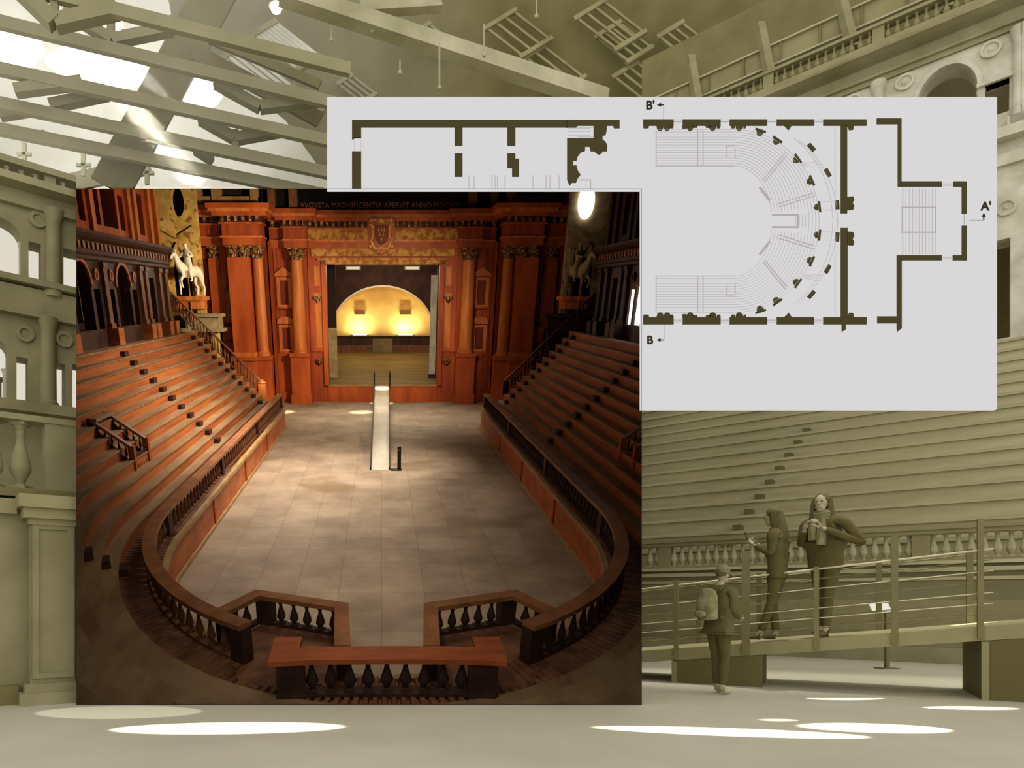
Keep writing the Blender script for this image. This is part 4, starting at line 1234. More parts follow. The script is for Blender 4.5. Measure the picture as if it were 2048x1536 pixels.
# lower storey, entablature, upper storey from measured heights at the right edge of the view
zl = fpt(2020, 330)[1]; zm = fpt(2020, 262)[1]; zu = fpt(1900, 108)[1]; zk = fpt(1900, 62)[1]; zs_ = fpt(1893, 194)[1]
holes = []; uh = []
aw = .72
BAYS = [s_a - 6.8, s_a - 3.4, s_a, s_a + 3.4]
for c in BAYS:
    uh.append(arch_loop(c, aw, zm + .6, zs_, 14, .92))
    for q in (-1, 1): uh.append(rect_loop(c + q * 1.16 - .27, c + q * 1.16 + .27, zm + .6, zs_ - .1))
s_w0, z_w0 = fpt(2000, 480); s_w1, z_w1 = fpt(2030, 672)
holes = [rect_loop(s_w0 - .1, s_w1 - .1, z_w1, z_w0)]
struct('lower_storey', MB().plate(rect_loop(S0 - 6, 9, zt - .6, zl), holes, 0, .7, FB), H_LIGHT, I4, CR, wr)
struct('upper_storey', MB().plate(rect_loop(S0 - 6, 9, zm, zu), uh, 0, .7, FB), H_LIGHT, I4, CR, wr)
struct('middle_entablature', MB().box(S0 - 6, 9, -.12, .7, zl, zl + .35, FB).box(S0 - 6, 9, -.02, .7, zl + .35, zm - .3, FB).box(S0 - 6, 9, -.4, .7, zm - .3, zm, FB), H_LIGHT, I4, CR, wr)
zb = fpt(1700, 190)[1]
struct('top_entablature', MB().sweep([[(x, y, z) for y, z in ((.2, zu - .05), (-.08, zu - .05), (-.08, zu + .1), (-.16, zu + .12), (-.16, zu + .2), (-.03, zu + .22), (-.03, zk - .12), (-.3, zk - .05), (-.5, zk + .03), (-.5, zk + .12), (.2, zk + .15))] for x in (S0 - 6, 9)], M=FB), H_STONE, I4, CR, wr)
struct('dark_gallery_back', MB().box(S0 - 6, 9, 3, 3.2, zt, zk + 6, FB), H_DARK, I4, CR, wr)
for c in [q - 1.7 for q in BAYS] + [s_a + 1.65]:
    struct('half_column', MB().lathe([(.19, zm + .3), (.2, zm + .5), (.17, zm + .55), (.15, zu - .4), (.2, zu - .3), (.22, zu - .05)], n=14, M=FB @ Matrix.Translation((c, -.06, 0))), H_LIGHT, I4, CR, wr)
    struct('column_plinth', MB().box(c - .28, c + .28, -.3, .1, zm, zm + .3, FB), H_LIGHT, I4, CR, wr)
for c in BAYS[:3]:
    for q in (-1, 1):
        struct('round_medallion', MB().lathe([(.25, 0), (.25, .08), (.18, .08), (.16, .03), (.1, .03), (.06, .07), (.001, .08)], n=18, M=FB @ Matrix.Translation((c + q * 1.02, 0, zs_ + .92)) @ Matrix.Rotation(PI / 2, 4, 'X')), H_LIGHT, I4, CR, wr)
        struct('small_column', MB().lathe([(.09, zm + .6), (.09, zm + .7), (.075, zs_ - .3), (.11, zs_ - .2), (.12, zs_ - .1)], n=10, M=FB @ Matrix.Translation((c + q * .8, .15, 0))), H_LIGHT, I4, CR, wr)
        struct('impost', MB().box(c + q * 1.1 - .4, c + q * 1.1 + .4, -.1, .3, zs_ - .1, zs_ + .02, FB), H_LIGHT, I4, CR, wr)
    rim_ = [[(c + (r * math.cos(PI * i / 14)), y, zs_ + (r * 1.28) * math.sin(PI * i / 14)) for r, y in ((aw, -.08), (aw + .12, -.08), (aw + .12, .05), (aw, .05))] for i in range(15)]
    struct('arch_moulding', MB().sweep(rim_, M=FB), H_LIGHT, I4, CR, wr)
rr = fpt(2012, 416)
struct('round_medallion', MB().lathe([(.24, 0), (.24, .08), (.17, .08), (.15, .03), (.08, .03), (.05, .07), (.001, .08)], n=18, M=FB @ Matrix.Translation((rr[0], 0, rr[1])) @ Matrix.Rotation(PI / 2, 4, 'X')), H_LIGHT, I4, CR, wr)
# balustrade on the cornice
zb0, zb1 = zk + .15, zk + 1.0
gb = thing('balustrade', FB @ Vector((s_a - 4, -.2, zb0)), 'high dark balustrade on the cornice above the right arcade', 'balustrade')
obj('top_rail', MB().box(S0 - 6, 9, -.32, .05, zb1 - .1, zb1, FB), H_MID, gb, None, CR)
obj('base_rail', MB().box(S0 - 6, 9, -.3, .03, zb0, zb0 + .28, FB), H_MID, gb, None, CR)
first = None
for i in range(64):
    s = s_a - 12 + i * .24
    p = FB @ Vector((s, -.14, zb0 + .28))
    if p.x < (1290 - PX) / F * p.y + .2 or p.x / p.y > .93: continue
    m4 = Matrix.Translation(p - LOC[gb.name])
    if i % 13 == 4:
        m4 = Matrix.Translation(p - LOC[gb.name]) @ Matrix.Rotation(math.atan2(td.y, td.x), 4, 'Z')
        q = obj('post', MB().box(-.16, .16, -.12, .12, 0, zb1 - zb0 - .38), H_MID, gb); q.data.transform(Matrix.Translation(LOC[gb.name])); q.matrix_local = m4
    elif first is None:
        first = obj('baluster', baluster_mb(zb1 - zb0 - .38, .09, 9, False), H_MID, gb); first.data.transform(Matrix.Translation(LOC[gb.name])); first.matrix_local = m4
    else: inst(first, gb, m4)
# walkway rail in front of the roof
zr0 = zb1 + .84
gr = thing('gallery_rail', FB @ Vector((s_a - 6, .6, zr0)), 'dark boarded gallery parapet with posts under the roof, above the high balustrade', 'parapet')
obj('parapet_board', MB().box(S0 - 6, 9, .8, .9, zr0, zr0 + .7, FB), H_LATH, gr, None, CR)
obj('hand_rail', MB().box(S0 - 6, 9, .7, .95, zr0 + .68, zr0 + .74, FB).box(S0 - 6, 9, .7, .95, zr0 - .06, zr0, FB), H_TIER, gr, None, CR)
for i in range(12):
    s = s_a - 13 + i * 1.2
    obj('upright', MB().box(s - .03, s + .03, .74, .82, zr0, zr0 + .7, FB), H_DARK, gr, None, CR)
for i in range(6):
    s = s_a - 12 + 2.4 * i
    a_ = FB @ Vector((s, .3, zb1 - .1)); b_ = FB @ Vector((s - .5, .9, zb1 + 2.6))
    tag(obj('gallery_post', MB().bar(a_, b_, .26, .26), H_MID, None, I4, CR), f'stout leaning timber post rising from the high right balustrade to the roof, {ORH[i] if i else "furthest"} one' if i not in (0,) else 'furthest stout leaning timber post on the high right balustrade', 'timber post', 'timber posts of the roof gallery')

# ---------------------------------------------------------------- footbridge with posts and wires
A_ = Vector((hx(1345, 10.2), 10.2, 0)); B_ = Vector((hx(1965, 8.4), 8.4, 0))
rd = (B_ - A_).normalized(); rn = Vector((-rd.y, rd.x, 0))
if rn.y < 0: rn = -rn
MR = Matrix(((rd.x, rn.x, 0, A_.x), (rd.y, rn.y, 0, A_.y), (0, 0, 1, 0), (0, 0, 0, 1)))
RL = (B_ - A_).length
zd = lambda s: .49 + (.88 - .49) * s / RL
br = thing('footbridge', A_ + Vector((1.5, 0, 0)), 'raised sloping footbridge with steel posts, carrying two standing visitors', 'footbridge')
s0, s1 = -1.6, RL + 2.0
RW = 1.25
deck = MB().add([(s0, 0, zd(s0) - .17), (s1, 0, zd(s1) - .17), (s1, RW, zd(s1) - .17), (s0, RW, zd(s0) - .17), (s0, 0, zd(s0)), (s1, 0, zd(s1)), (s1, RW, zd(s1)), (s0, RW, zd(s0))], [(0, 3, 2, 1), (4, 5, 6, 7), (0, 1, 5, 4), (1, 2, 6, 5), (2, 3, 7, 6), (3, 0, 4, 7)], MR)
obj('deck', deck, H_MID, br, None, CR)
for s, w_, hgt in ((0.05, .06, 1.0), (.95, .1, 1.28), (1.78, .06, .95), (2.62, .07, 1.25), (RL - .02, .06, 1.3)):
    obj('post', MB().box(s - w_ / 2, s + w_ / 2, -.03, .03, zd(s) - .15, zd(s) + hgt, MR), H_IRON, br)
for s in (.2, 1.05, 1.25, 2.55, 3.55, 4.6):
    obj('post', MB().box(s - .035, s + .035, RW - .03, RW + .03, zd(s) - .1, zd(s) + 1.0, MR), H_IRON, br)
for j in range(7):
    for y in (0, RW):
        h_ = .14 + .13 * j
        obj('wire', MB().tube([MR @ Vector((s, y, zd(s) + h_)) for s in (-1.5, 0.1, 2.0, RL + .1)], .006 if j < 6 else .012, 4), H_WIRE if y == 0 and j in (1, 2, 4, 6) else H_IRON, br, None, CR)
for (a, b), lab in (((.0, 1.15), 'dark closed box support under the left end of the footbridge'), ((RL, RL + 1.6), 'dark closed box support under the right end of the footbridge')):
    t = thing('support_box', MR @ Vector(((a + b) / 2, .5, 0)), lab, 'support box')
    vs_ = [(a, 0, 0), (b, 0, 0), (b, RW, 0), (a, RW, 0), (a, 0, zd(a) - .175), (b, 0, zd(b) - .175), (b, RW, zd(b) - .175), (a, RW, zd(a) - .175)]
    obj('box_panel', MB().add(vs_, [(0, 3, 2, 1), (4, 5, 6, 7), (0, 1, 5, 4), (1, 2, 6, 5), (2, 3, 7, 6), (3, 0, 4, 7)], MR), H_BOXM, t)
    obj('corner_strip', MB().box(a - .01, a + .06, -.02, .02, 0, zd(a) - .18, MR), H_MID, t)

ss = thing('info_stand', HP(1770, 1315, 14.2), 'slim reading stand with a white slanted board behind the footbridge', 'info stand')
c = HP(1760, 1215, 12.2); g0 = Vector((c.x + .12, c.y, 0))
ss.matrix_world = Matrix.Translation(g0); LOC[ss.name] = g0
obj('stand_leg', MB().box(g0.x - .03, g0.x + .03, g0.y - .03, g0.y + .03, 0, c.z - .04), H_IRON, ss)
obj('foot_plate', MB().box(g0.x - .15, g0.x + .15, g0.y - .12, g0.y + .12, 0, .02), H_IRON, ss)
MQ = Matrix.Translation(c) @ Matrix.Rotation(-.6, 4, 'X')
obj('slanted_board', MB().box(-.17, .17, -.01, .01, -.08, .08, MQ), mat('white_card', (246, 243, 230), rough=.5), ss)

# ---------------------------------------------------------------- left side: pedestal wall near, arcade behind
dl = Vector((.84, .5426, 0)).normalized(); nl = Vector((-dl.y, dl.x, 0)); LQ = Vector((hx(100, 8.2), 8.2, 0))
ML = Matrix(((dl.x, nl.x, 0, LQ.x), (dl.y, nl.y, 0, LQ.y), (0, 0, 1, 0), (0, 0, 0, 1)))
Lz = lambda y: hz(y, 8.15)
wp = sroot('wall_pedestal', LQ, I4)
struct('plain_wall', MB().box(-4, 1, .12, .5, 0, Lz(1000), ML), H_STONE, I4, CL, wp)
struct('base_block', MB().box(-4, -.33, -.0, .3, 0, .22, ML), H_DARK, I4, CL, wp)
struct('pedestal_shaft', MB().box(-.22, .26, -.1, .2, .2, Lz(1010), ML), H_STONE, I4, CL, wp)
struct('pedestal_panel', MB().plate(rect_loop(-.2, .24, .3, Lz(1035)), [rect_loop(-.13, .17, .36, Lz(1060))], -.125, -.09, ML), H_STONE, I4, CL, wp)
struct('pedestal_foot', MB().box(-.33, .5, -.2, .2, 0, .14, ML).box(-.28, .5, -.15, .2, .14, .24, ML), H_STONE, I4, CL, wp)
struct('pedestal_cap', MB().box(-.24, .5, -.14, .2, Lz(1052), Lz(1040), ML).box(-.3, .5, -.2, .2, Lz(1040), Lz(1020), ML).box(-.35, .5, -.26, .2, Lz(1020), Lz(995), ML).box(-4, -.34, .04, .5, Lz(1030), Lz(1000), ML), H_MID, I4, CL, wp)
lbz0, lbz1 = Lz(992), Lz(826)
nb = thing('balustrade', ML @ Vector((-.6, .3, lbz0)), 'pale olive stone balustrade with fat balusters on the near left pedestal wall', 'balustrade')
obj('top_rail', MB().box(-4, .5, .16, .44, lbz1 - .07, lbz1, ML), H_STONE, nb, None, CL)
obj('base_rail', MB().box(-4, .5, .16, .44, lbz0, lbz0 + .1, ML), H_DARK, nb, None, CL)
obj('post', MB().box(-.03, .5, .18, .42, lbz0 + .1, lbz1 - .07, ML), H_STONE, nb, None, CL)
for i in range(5):
    p = ML @ Vector((-.28 - .3 * i, .3, lbz0 + .1))
    b_ = MB().join(baluster_mb(lbz1 - lbz0 - .17, .12, 12), Matrix.Translation(p))
    obj('baluster', b_, H_STONE, nb, None, CL)
# arcade further back
LA = LQ + nl * 9.5
MLA = Matrix(((dl.x, nl.x, 0, LA.x), (dl.y, nl.y, 0, LA.y), (0, 0, 1, 0), (0, 0, 0, 1)))


def lpt(px, py):
    r = Vector(((px - PX) / F, 1, 0)); t = LA.dot(nl) / r.dot(nl); q = r * t
    return ((q - LA).dot(dl), CH + (PY - py) / F * t)


wa = sroot('wall_left_arcade', LA, I4)
hl = []
panes = []


def hole(x0, x1, y0, y1, arched=False):
    a, zt_ = lpt(x0, y0); b, zb_ = lpt(x1, y1)
    if arched:
        w_ = (b - a) / 2; lp = arch_loop((a + b) / 2, w_, zb_, zt_ - w_ * .8, 10, w_ * .8)
    else: lp = rect_loop(a, b, zb_, zt_)
    hl.append(lp); panes.append((a, b, zb_, zt_))


hole(-60, 42, 418, 556, True); hole(57, 82, 482, 568); hole(127, 166, 496, 580)
hole(-60, 15, 665, 818, True); hole(33, 56, 713, 822); hole(106, 130, 725, 828); hole(145, 175, 728, 830)
zts = lpt(0, 350)[1]
struct('arcade_face', MB().plate(rect_loop(-8, 4, 0, lpt(60, 425)[1] + .3), hl, 0, .5, MLA), H_COL, I4, CL, wa)
struct('daylit_backing', MB().box(-8, 4, 1.6, 1.7, 0, 11, MLA), G_PALEW, I4, CL, wa)
mb = MB()
for x0, x1, y0, y1 in ((-60, 36, 520, 523), (8, 40, 524, 556), (-60, 16, 725, 728), (127, 166, 550, 553), (0, 12, 730, 818)):
    a, z1_ = lpt(x0, y0); b, z0_ = lpt(x1, y1)
    mb.box(a, b, 1.2, 1.3, z0_, z1_, MLA)
struct('window_bars', mb, H_COL, I4, CL, wa)
for px, a, b in ((106, 425, 600), (96, 640, 820), (45, 480, 565), (12, 735, 815)):
    s_, z1_ = lpt(px, a); z0_ = lpt(px, b)[1]
    big = px > 60
    struct('half_column' if big else 'slim_column', MB().lathe([(.24, z0_), (.24, z0_ + .15), (.19, z0_ + .2), (.17, z1_ - .3), (.26, z1_)] if big else [(.06, z0_), (.05, z1_ - .1), (.1, z1_)], n=12, M=MLA @ Matrix.Translation((s_, -.05 if big else .2, 0))), H_COL if big else H_PALE, I4, CL, wa)
for px, py in ((76, 440), (50, 668), (128, 680)):
    s_, z_ = lpt(px, py)
    struct('round_boss', MB().lathe([(.2, 0), (.2, .07), (.12, .07), (.1, .02), (.001, .02)], n=14, M=MLA @ Matrix.Translation((s_, 0, z_)) @ Matrix.Rotation(PI / 2, 4, 'X')), H_COL, I4, CL, wa)
for nm, ya, yb, pr in (('middle_entablature', 585, 640, .2), ('sill_ledge', 568, 580, .3), ('upper_entablature', 395, 425, .15), ('upper_cornice', 383, 397, .55), ('lower_ledge', 815, 835, .5)):
    z1_, z0_ = lpt(75, ya)[1], lpt(75, yb)[1]
    struct(nm, MB().box(-8, 4, -pr, .3, z0_, z1_, MLA), H_COL if 'sill' not in nm else H_STONE, I4, CL, wa)
z1_, z0_ = lpt(75, 342)[1], lpt(75, 383)[1]
ub = thing('balustrade', MLA @ Vector((-1, 0, z0_)), 'hazy balustrade along the top of the far left arcade', 'balustrade')
obj('top_rail', MB().box(-8, 4, -.3, .2, z1_ - .15, z1_, MLA), H_BEAM, ub, None, CL)
obj('base_rail', MB().box(-8, 4, -.3, .2, z0_, z0_ + .12, MLA), H_BEAM, ub, None, CL)
for i in range(11):
    s_ = lpt(150, 380)[0] - .28 - i * .3
    if i == 1: obj('post', MB().box(s_ - .12, s_ + .12, -.2, .15, z0_, z1_, MLA), H_BEAM, ub, None, CL)
    else: obj('baluster', MB().join(baluster_mb(z1_ - z0_ - .27, .11, 8, False), MLA @ Matrix.Translation((s_, -.05, z0_ + .12))), H_PALE, ub, None, CL)

# ---------------------------------------------------------------- roof, back wall, trusses
DW = 30.0
we = sroot('wall_far_end', (-2, DW, 14), I4)
far = MB().add([HP(-160, 400, DW), HP(900, 400, DW), HP(900, -160, DW), HP(-160, -160, DW)], [(0, 1, 2, 3)])
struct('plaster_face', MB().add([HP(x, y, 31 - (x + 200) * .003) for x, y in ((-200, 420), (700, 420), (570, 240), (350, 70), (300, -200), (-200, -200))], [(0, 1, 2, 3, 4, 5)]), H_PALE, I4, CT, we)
rf = sroot('ceiling', (6, 20, 20), I4)
# boarded slope of the roof, rising away to the right
def rpt(px, py):
    """roof slope: depth grows to the left"""
    D = 36 - (px - 560) / 1450 * 4 + (py / 200) * 1.0
    return HP(px, py, D)
g = MB()
nx = 12
for i in range(nx):
    for j in range(3):
        xa, xb = 250 + i * 150, 250 + (i + 1) * 150
        ya, yb = -120 + j * 170, -120 + (j + 1) * 170
        sh_ = lambda x, y: rpt(x - (y * .35 if x < 700 else 0) + (60 if x < 700 else 0), y)
        g.add([sh_(xa, ya), sh_(xb, ya), sh_(xb, yb), sh_(xa, yb)], [(0, 1, 2, 3)])
struct('roof_boards', g, H_ROOF, I4, CT, rf)


def beam(label, pts, w_, h_, m, D0_, D1_, extra=(), name='roof_truss'):
    a = HP(*pts[0], D0_); b = HP(*pts[1], D1_)
    t = thing(name, (a + b) / 2, label, 'roof truss', 'timber trusses under the roof')
    obj('tie_beam', MB().bar(a, b, w_, h_), m, t, None, CT)
    for k, (nm, p, q, ww) in enumerate(extra):
        dd = lambda x: D0_ + (D1_ - D0_) * (x - pts[0][0]) / (pts[1][0] - pts[0][0])
        obj(nm, MB().bar(HP(*p, dd(p[0]) + .05), HP(*q, dd(q[0]) + .05), ww, ww), m, t, None, CT)
    return t


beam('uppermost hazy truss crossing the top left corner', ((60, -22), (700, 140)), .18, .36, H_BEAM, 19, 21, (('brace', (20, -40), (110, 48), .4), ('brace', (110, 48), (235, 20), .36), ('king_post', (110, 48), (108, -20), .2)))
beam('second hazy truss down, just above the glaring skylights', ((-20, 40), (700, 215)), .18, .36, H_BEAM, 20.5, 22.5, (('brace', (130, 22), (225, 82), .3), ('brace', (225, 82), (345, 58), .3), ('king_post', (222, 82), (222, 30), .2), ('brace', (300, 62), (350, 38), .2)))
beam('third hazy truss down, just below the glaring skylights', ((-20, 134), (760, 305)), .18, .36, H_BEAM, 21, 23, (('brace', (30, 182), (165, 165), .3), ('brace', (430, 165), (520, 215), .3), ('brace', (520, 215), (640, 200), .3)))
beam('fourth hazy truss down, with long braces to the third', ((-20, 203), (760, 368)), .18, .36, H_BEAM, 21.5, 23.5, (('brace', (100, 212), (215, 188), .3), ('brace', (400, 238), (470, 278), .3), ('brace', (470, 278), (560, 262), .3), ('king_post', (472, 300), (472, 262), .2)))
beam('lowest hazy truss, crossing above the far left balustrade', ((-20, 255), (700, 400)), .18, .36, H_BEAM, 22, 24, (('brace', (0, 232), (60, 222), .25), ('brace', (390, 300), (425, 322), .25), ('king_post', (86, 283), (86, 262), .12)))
beam('pale squared timber slanting down to the plan panel', ((560, -14), (1210, 200)), .34, .34, H_BEAML, 15, 16.5, (('iron_strap', (745, 62), (745, 28), .06), ('iron_strap', (808, 80), (808, 55), .06), ('iron_strap', (952, 124), (952, 100), .06), ('brace', (720, 18), (880, 8), .24)), 'roof_beam')
# dark rafters across the bright zone, boards between purlins, one board painting a shadow band
for i, (p, q, w_, D, lab) in enumerate((((455, -60), (220, 376), 1.4, 23.4, 'broad dark board standing in for the shadow band between the skylights'), ((420, 78), (640, 170), .3, 22.8, 'dark rafter above the round bright skylight'), ((300, 330), (60, 385), .7, 27, 'dark boarding low on the far left wall above the hazy balustrade'), ((390, 105), (640, 240), .5, 23.2, 'dark rafter just right of the round skylight'))):
    a = HP(*p, D); b = HP(*q, D)
    tag(obj('roof_board', MB().bar(a, b, w_, .12, (0, -1, 0)), H_ROOF, None, I4, CT), lab, 'roof board')
# lath panels on the right roof
k = 0
for px, py, w_, h_, sk in ((1000, 40, 90, 60, .6), (1060, 110, 100, 60, .6), (1180, 20, 100, 60, .6), (1215, 60, 80, 50, .6), (1250, 140, 90, 50, .6), (1340, 60, 90, 50, .6), (690, 160, 60, 30, .5), (530, 58, 110, 44, .6), (455, 112, 130, 60, .6), (585, 190, 60, 30, .6), (1480, 40, 90, 50, .6), (840, 60, 60, 40, .6), (1110, 165, 70, 30, .6)):
    D = rpt(px, py).y - .5 if px > 600 else 25.0
    mb = MB()
    u = Vector((1, .62)); 
    P2 = lambda a, b: HP(px + a * w_ * .8 - b * h_ * .9, py + a * w_ * .62 + b * h_ * .55, D)
    nl_ = 4 if px > 600 else 7
    for j in range(nl_): mb.bar(P2(0, j / (nl_ - 1) - .5), P2(1, j / (nl_ - 1) - .5), .12, .1, (0, -1, 0))
    mb2 = MB().bar(P2(0, -.6), P2(0, .6), .2, .2, (0, -1, 0)).bar(P2(1, -.6), P2(1, .6), .2, .2, (0, -1, 0))
    struct('purlin', mb2, H_LATH, I4, CT, rf)
    struct('lath_strip', mb, H_LATH if px > 600 else H_PALE, I4, CT, rf)  # left laths take the paler tone, the light on them painted in
# hanging rods
for i, (px, y0, y1) in enumerate(((663, 48, 80), (745, 30, 62), (879, 85, 175), (968, 48, 110), (1073, 0, 32), (800, 120, 145))):
    rodt = tag(obj('hanging_rod', MB().tube([HP(px, y0, 15.4), HP(px, y1, 15.4)], .018, 5).ball(HP(px, y1, 15.4), .05, 6, 4), H_BEAML, None, I4, CT), ['thin pale rod hanging above the plan panel, furthest left', 'thin rod hanging where the pale slanting timber leaves the roof', 'longest pale rod hanging above the plan panel', 'thin rod hanging behind the pale slanting timber', 'short rod hanging high near the right lath panels', 'very short rod hanging just above the plan panel'][i], 'hanging rod', 'rods hanging from the roof')
# skylights, lamp, crosses
for i, (px, py, rx, ry, D, lab) in enumerate(((24, 92, 62, 42, 24, 'glaring skylight at the far left edge, above the third truss'), (190, 122, 98, 38, 24.5, 'long glaring skylight between the second and third trusses'), (402, 182, 42, 32, 24, 'round glaring skylight right of the light shaft'), (205, 40, 40, 32, 27, 'pale skylight between the top two trusses'), (245, 148, 50, 22, 24.4, 'ragged lower end of the long glaring skylight'))):
    c = HP(px, py, D); k_ = D / F
    n = 28
    ring = [(rx * k_ * math.cos(2 * PI * j / n) * (1 + .06 * math.sin(5 * j)), ry * k_ * math.sin(2 * PI * j / n) * (1 + .06 * math.cos(3 * j))) for j in range(n)]  # wavy outline swells each opening, its glare worked into the shape
    tag(obj('skylight', MB().plate([(c.x + x, c.z + z) for x, z in ring], [], c.y, c.y + .15), G_SKY, None, I4, CT), lab, 'skylight', 'glaring skylights of the hazy roof')
lp = thing('roof_lamp', HP(552, 15, 16), 'small round lit lamp high under the dark roof', 'lamp')
obj('lamp_bulb', MB().ball(HP(552, 15, 16), .13), G_BULB, lp)
obj('lamp_hood', MB().lathe([(.1, .1), (.17, .02), (.05, .2), (.03, .5)], HP(552, 15, 16), 10), H_DARK, lp)
for i, (px, py, D) in enumerate(((50, 310, 25), (168, 332, 25.5), (295, 348, 25.5))):
    c = HP(px, py, D); k_ = D / F
    tag(obj('iron_cross', MB().box(c.x - 4 * k_, c.x + 4 * k_, c.y - .1, c.y, c.z - 22 * k_, c.z + 22 * k_).box(c.x - 14 * k_, c.x + 14 * k_, c.y - .1, c.y, c.z - 3 * k_, c.z + 3 * k_), H_COL, None, I4, CT), ['iron wall cross above the far left balustrade', 'iron wall cross on the dark boarding low on the far wall', 'iron wall cross nearest the open case'][i], 'wall cross', 'iron crosses on the far wall')

# ---------------------------------------------------------------- daylight in the hall
def oval_spot(name, p, c, en, ang, blend, k, skew, soft=.03):
    o = light('SPOT', name, p, c, en, (1, .98, .92), soft, I4, ang, blend)
    z = (Vector(p) - Vector(c)).normalized()
    x = Vector((math.cos(skew), math.sin(skew), 0)); x = (x - z * x.dot(z)).normalized(); y = z.cross(x)
    o.matrix_world = Matrix(((x.x, y.x, z.x, p[0]), (x.y, y.y, z.y, p[1]), (x.z, y.z, z.z, p[2]), (0, 0, 0, 1))) @ Matrix.Diagonal((k, 1, 1, 1))


def pool(px, py, wpx, hpx, en=9000, blend=.2, skew=0.0):
    """sun falling steeply through a roof opening: a long oval on the floor"""
    D = 1.2 * F / (py - PY)
    c = Vector((hx(px, D), D, .0))
    d1 = 1.2 * F / (py - hpx / 2 - PY) - 1.2 * F / (py + hpx / 2 - PY)
    w1 = wpx / F * D
    R_ = 8.0
    oval_spot('sun_pool', c + Vector((.6, -1.2, R_)), c, en, 2 * math.atan(d1 / 2 / R_), blend, w1 / d1, skew)


pool(460, 1456, 470, 24, 14000, .2, .07)
pool(1456, 1464, 520, 17, 14000, .2, -.2)
pool(1748, 1456, 285, 20, 14000, .2, -.12)
pool(1690, 1397, 160, 6, 12000, .2, .04)
pool(1942, 1416, 185, 7, 12000, .2, -.05)
pool(1920, 1379, 95, 6, 12000)
pool(1557, 1440, 80, 5, 5000)
pool(240, 1424, 330, 26, 1600, .1)
light('AREA', 'skylight_daylight', (-10, 24.6, 20), (-9, 31, 19.5), 200, (1, .99, .95), 8, I4, size_y=7)

# dusty air under the skylights, and the two shafts of sun in it
hm_ = bpy.data.materials.new('dusty_air'); hm_.use_nodes = True
hm_.node_tree.nodes.clear()
vo = hm_.node_tree.nodes.new('ShaderNodeVolumeScatter'); ou = hm_.node_tree.nodes.new('ShaderNodeOutputMaterial')
vo.inputs['Color'].default_value = (1, .94, .72, 1); vo.inputs['Density'].default_value = .04; vo.inputs['Anisotropy'].default_value = .35
hm_.node_tree.links.new(vo.outputs[0], ou.inputs['Volume'])
hz_ = MB()
qa = [HP(-60, -40, 19.0), HP(400, -40, 19.0), HP(400, 374, 19.0), HP(-60, 374, 19.0)]
qb = [HP(-60, -40, 26.5), HP(1000, -40, 26.5), HP(1000, 374, 26.5), HP(-60, 374, 26.5)]
hz_.add(qa + qb, [(0, 1, 2, 3), (7, 6, 5, 4), (0, 4, 5, 1), (1, 5, 6, 2), (2, 6, 7, 3), (3, 7, 4, 0)])
tag(obj('dust_haze', hz_, hm_, None, I4, CT), 'dusty air glowing below the skylights at the upper left', 'haze', None, 'stuff')
for (a, b, wd_) in (((212, 148), (400, 385), .55), ((285, 150), (440, 315), .4)):
    p, q = HP(*a, 23.7), HP(*b, 20.0)
    l_ = light('AREA', 'sun_shaft', p, q, 80 * wd_, (1, .98, .9), wd_)
    l_.data.spread = .06
oval_spot('roof_daylight', Vector((6.0, 10.5, 14)), Vector((6.0, 10.4, 0)), 5200, .27, .9, 3.2, -.3, .3)
# ================================================================ visitors
P_SKIN = mat('hazy_skin', (168, 158, 126), rough=.6)
P_COAT = mat('dark_coat_cloth', (86, 77, 39), (96, 86, 48), (6, 6, 6), .9)
P_TROU = mat('dark_trouser_cloth', (84, 75, 38), (94, 84, 46), (6, 6, 6), .9)
P_JACK = mat('mid_jacket_cloth', (88, 80, 44), (98, 90, 54), (6, 6, 6), .9)
P_HAIR = mat('dark_hair', (84, 76, 40), (96, 88, 48), (20, 20, 4), .7)
P_SHOE = mat('dark_shoe', (88, 78, 42), rough=.6)
P_SHOEL = mat('pale_trainer', (150, 143, 110), (178, 170, 138), (8, 8, 8), .7)
P_SCARF = mat('pale_scarf', (126, 117, 80), (144, 135, 98), (8, 8, 8), .9)
P_PACK = mat('patterned_pack_cloth', (112, 103, 66), (156, 148, 112), (7, 7, 7), .9)
P_EYE = mat('dark_eye', (60, 52, 28), rough=.3)


def hand(b, w, d, pn, side, curl=.6, s=1.0):
    """palm and five fingers: w wrist, d pointing direction, pn palm normal (towards what is held)"""
    w, d, pn = Vector(w), Vector(d).normalized(), Vector(pn).normalized()
    lat = d.cross(pn).normalized()
    pn = lat.cross(d).normalized()
    nodes = [(*(w), .027 * s, .02 * s), (*(w + d * .045 * s), .036 * s, .017 * s), (*(w + d * .085 * s), .037 * s, .014 * s)]
    b.join(skin(nodes, chain(0, 3), 2, 0))
    for i, (o, l) in enumerate(((-.03, .07), (-.01, .08), (.01, .076), (.03, .06))):
        p0 = w + d * .08 * s + lat * o * s
        pts = [p0]; a = .15
        for q in (.42, .32, .26):
            a += curl * .55
            pts.append(pts[-1] + (d * math.cos(a) + pn * math.sin(a)) * l * q * s)
        b.tube(pts, [.0095 * s, .009 * s, .008 * s, .006 * s], 6)
    t0 = w + d * .025 * s - lat * .028 * s * side
    t1 = t0 + (d * .5 - lat * .7 * side + pn * .3).normalized() * .035 * s
    t2 = t1 + (d * .8 - lat * .1 * side + pn * .5).normalized() * .03 * s
    t3 = t2 + (d * .9 + lat * .1 * side + pn * .5).normalized() * .022 * s
    b.tube([t0, t1, t2, t3], [.013 * s, .012 * s, .0095 * s, .007 * s], 6)


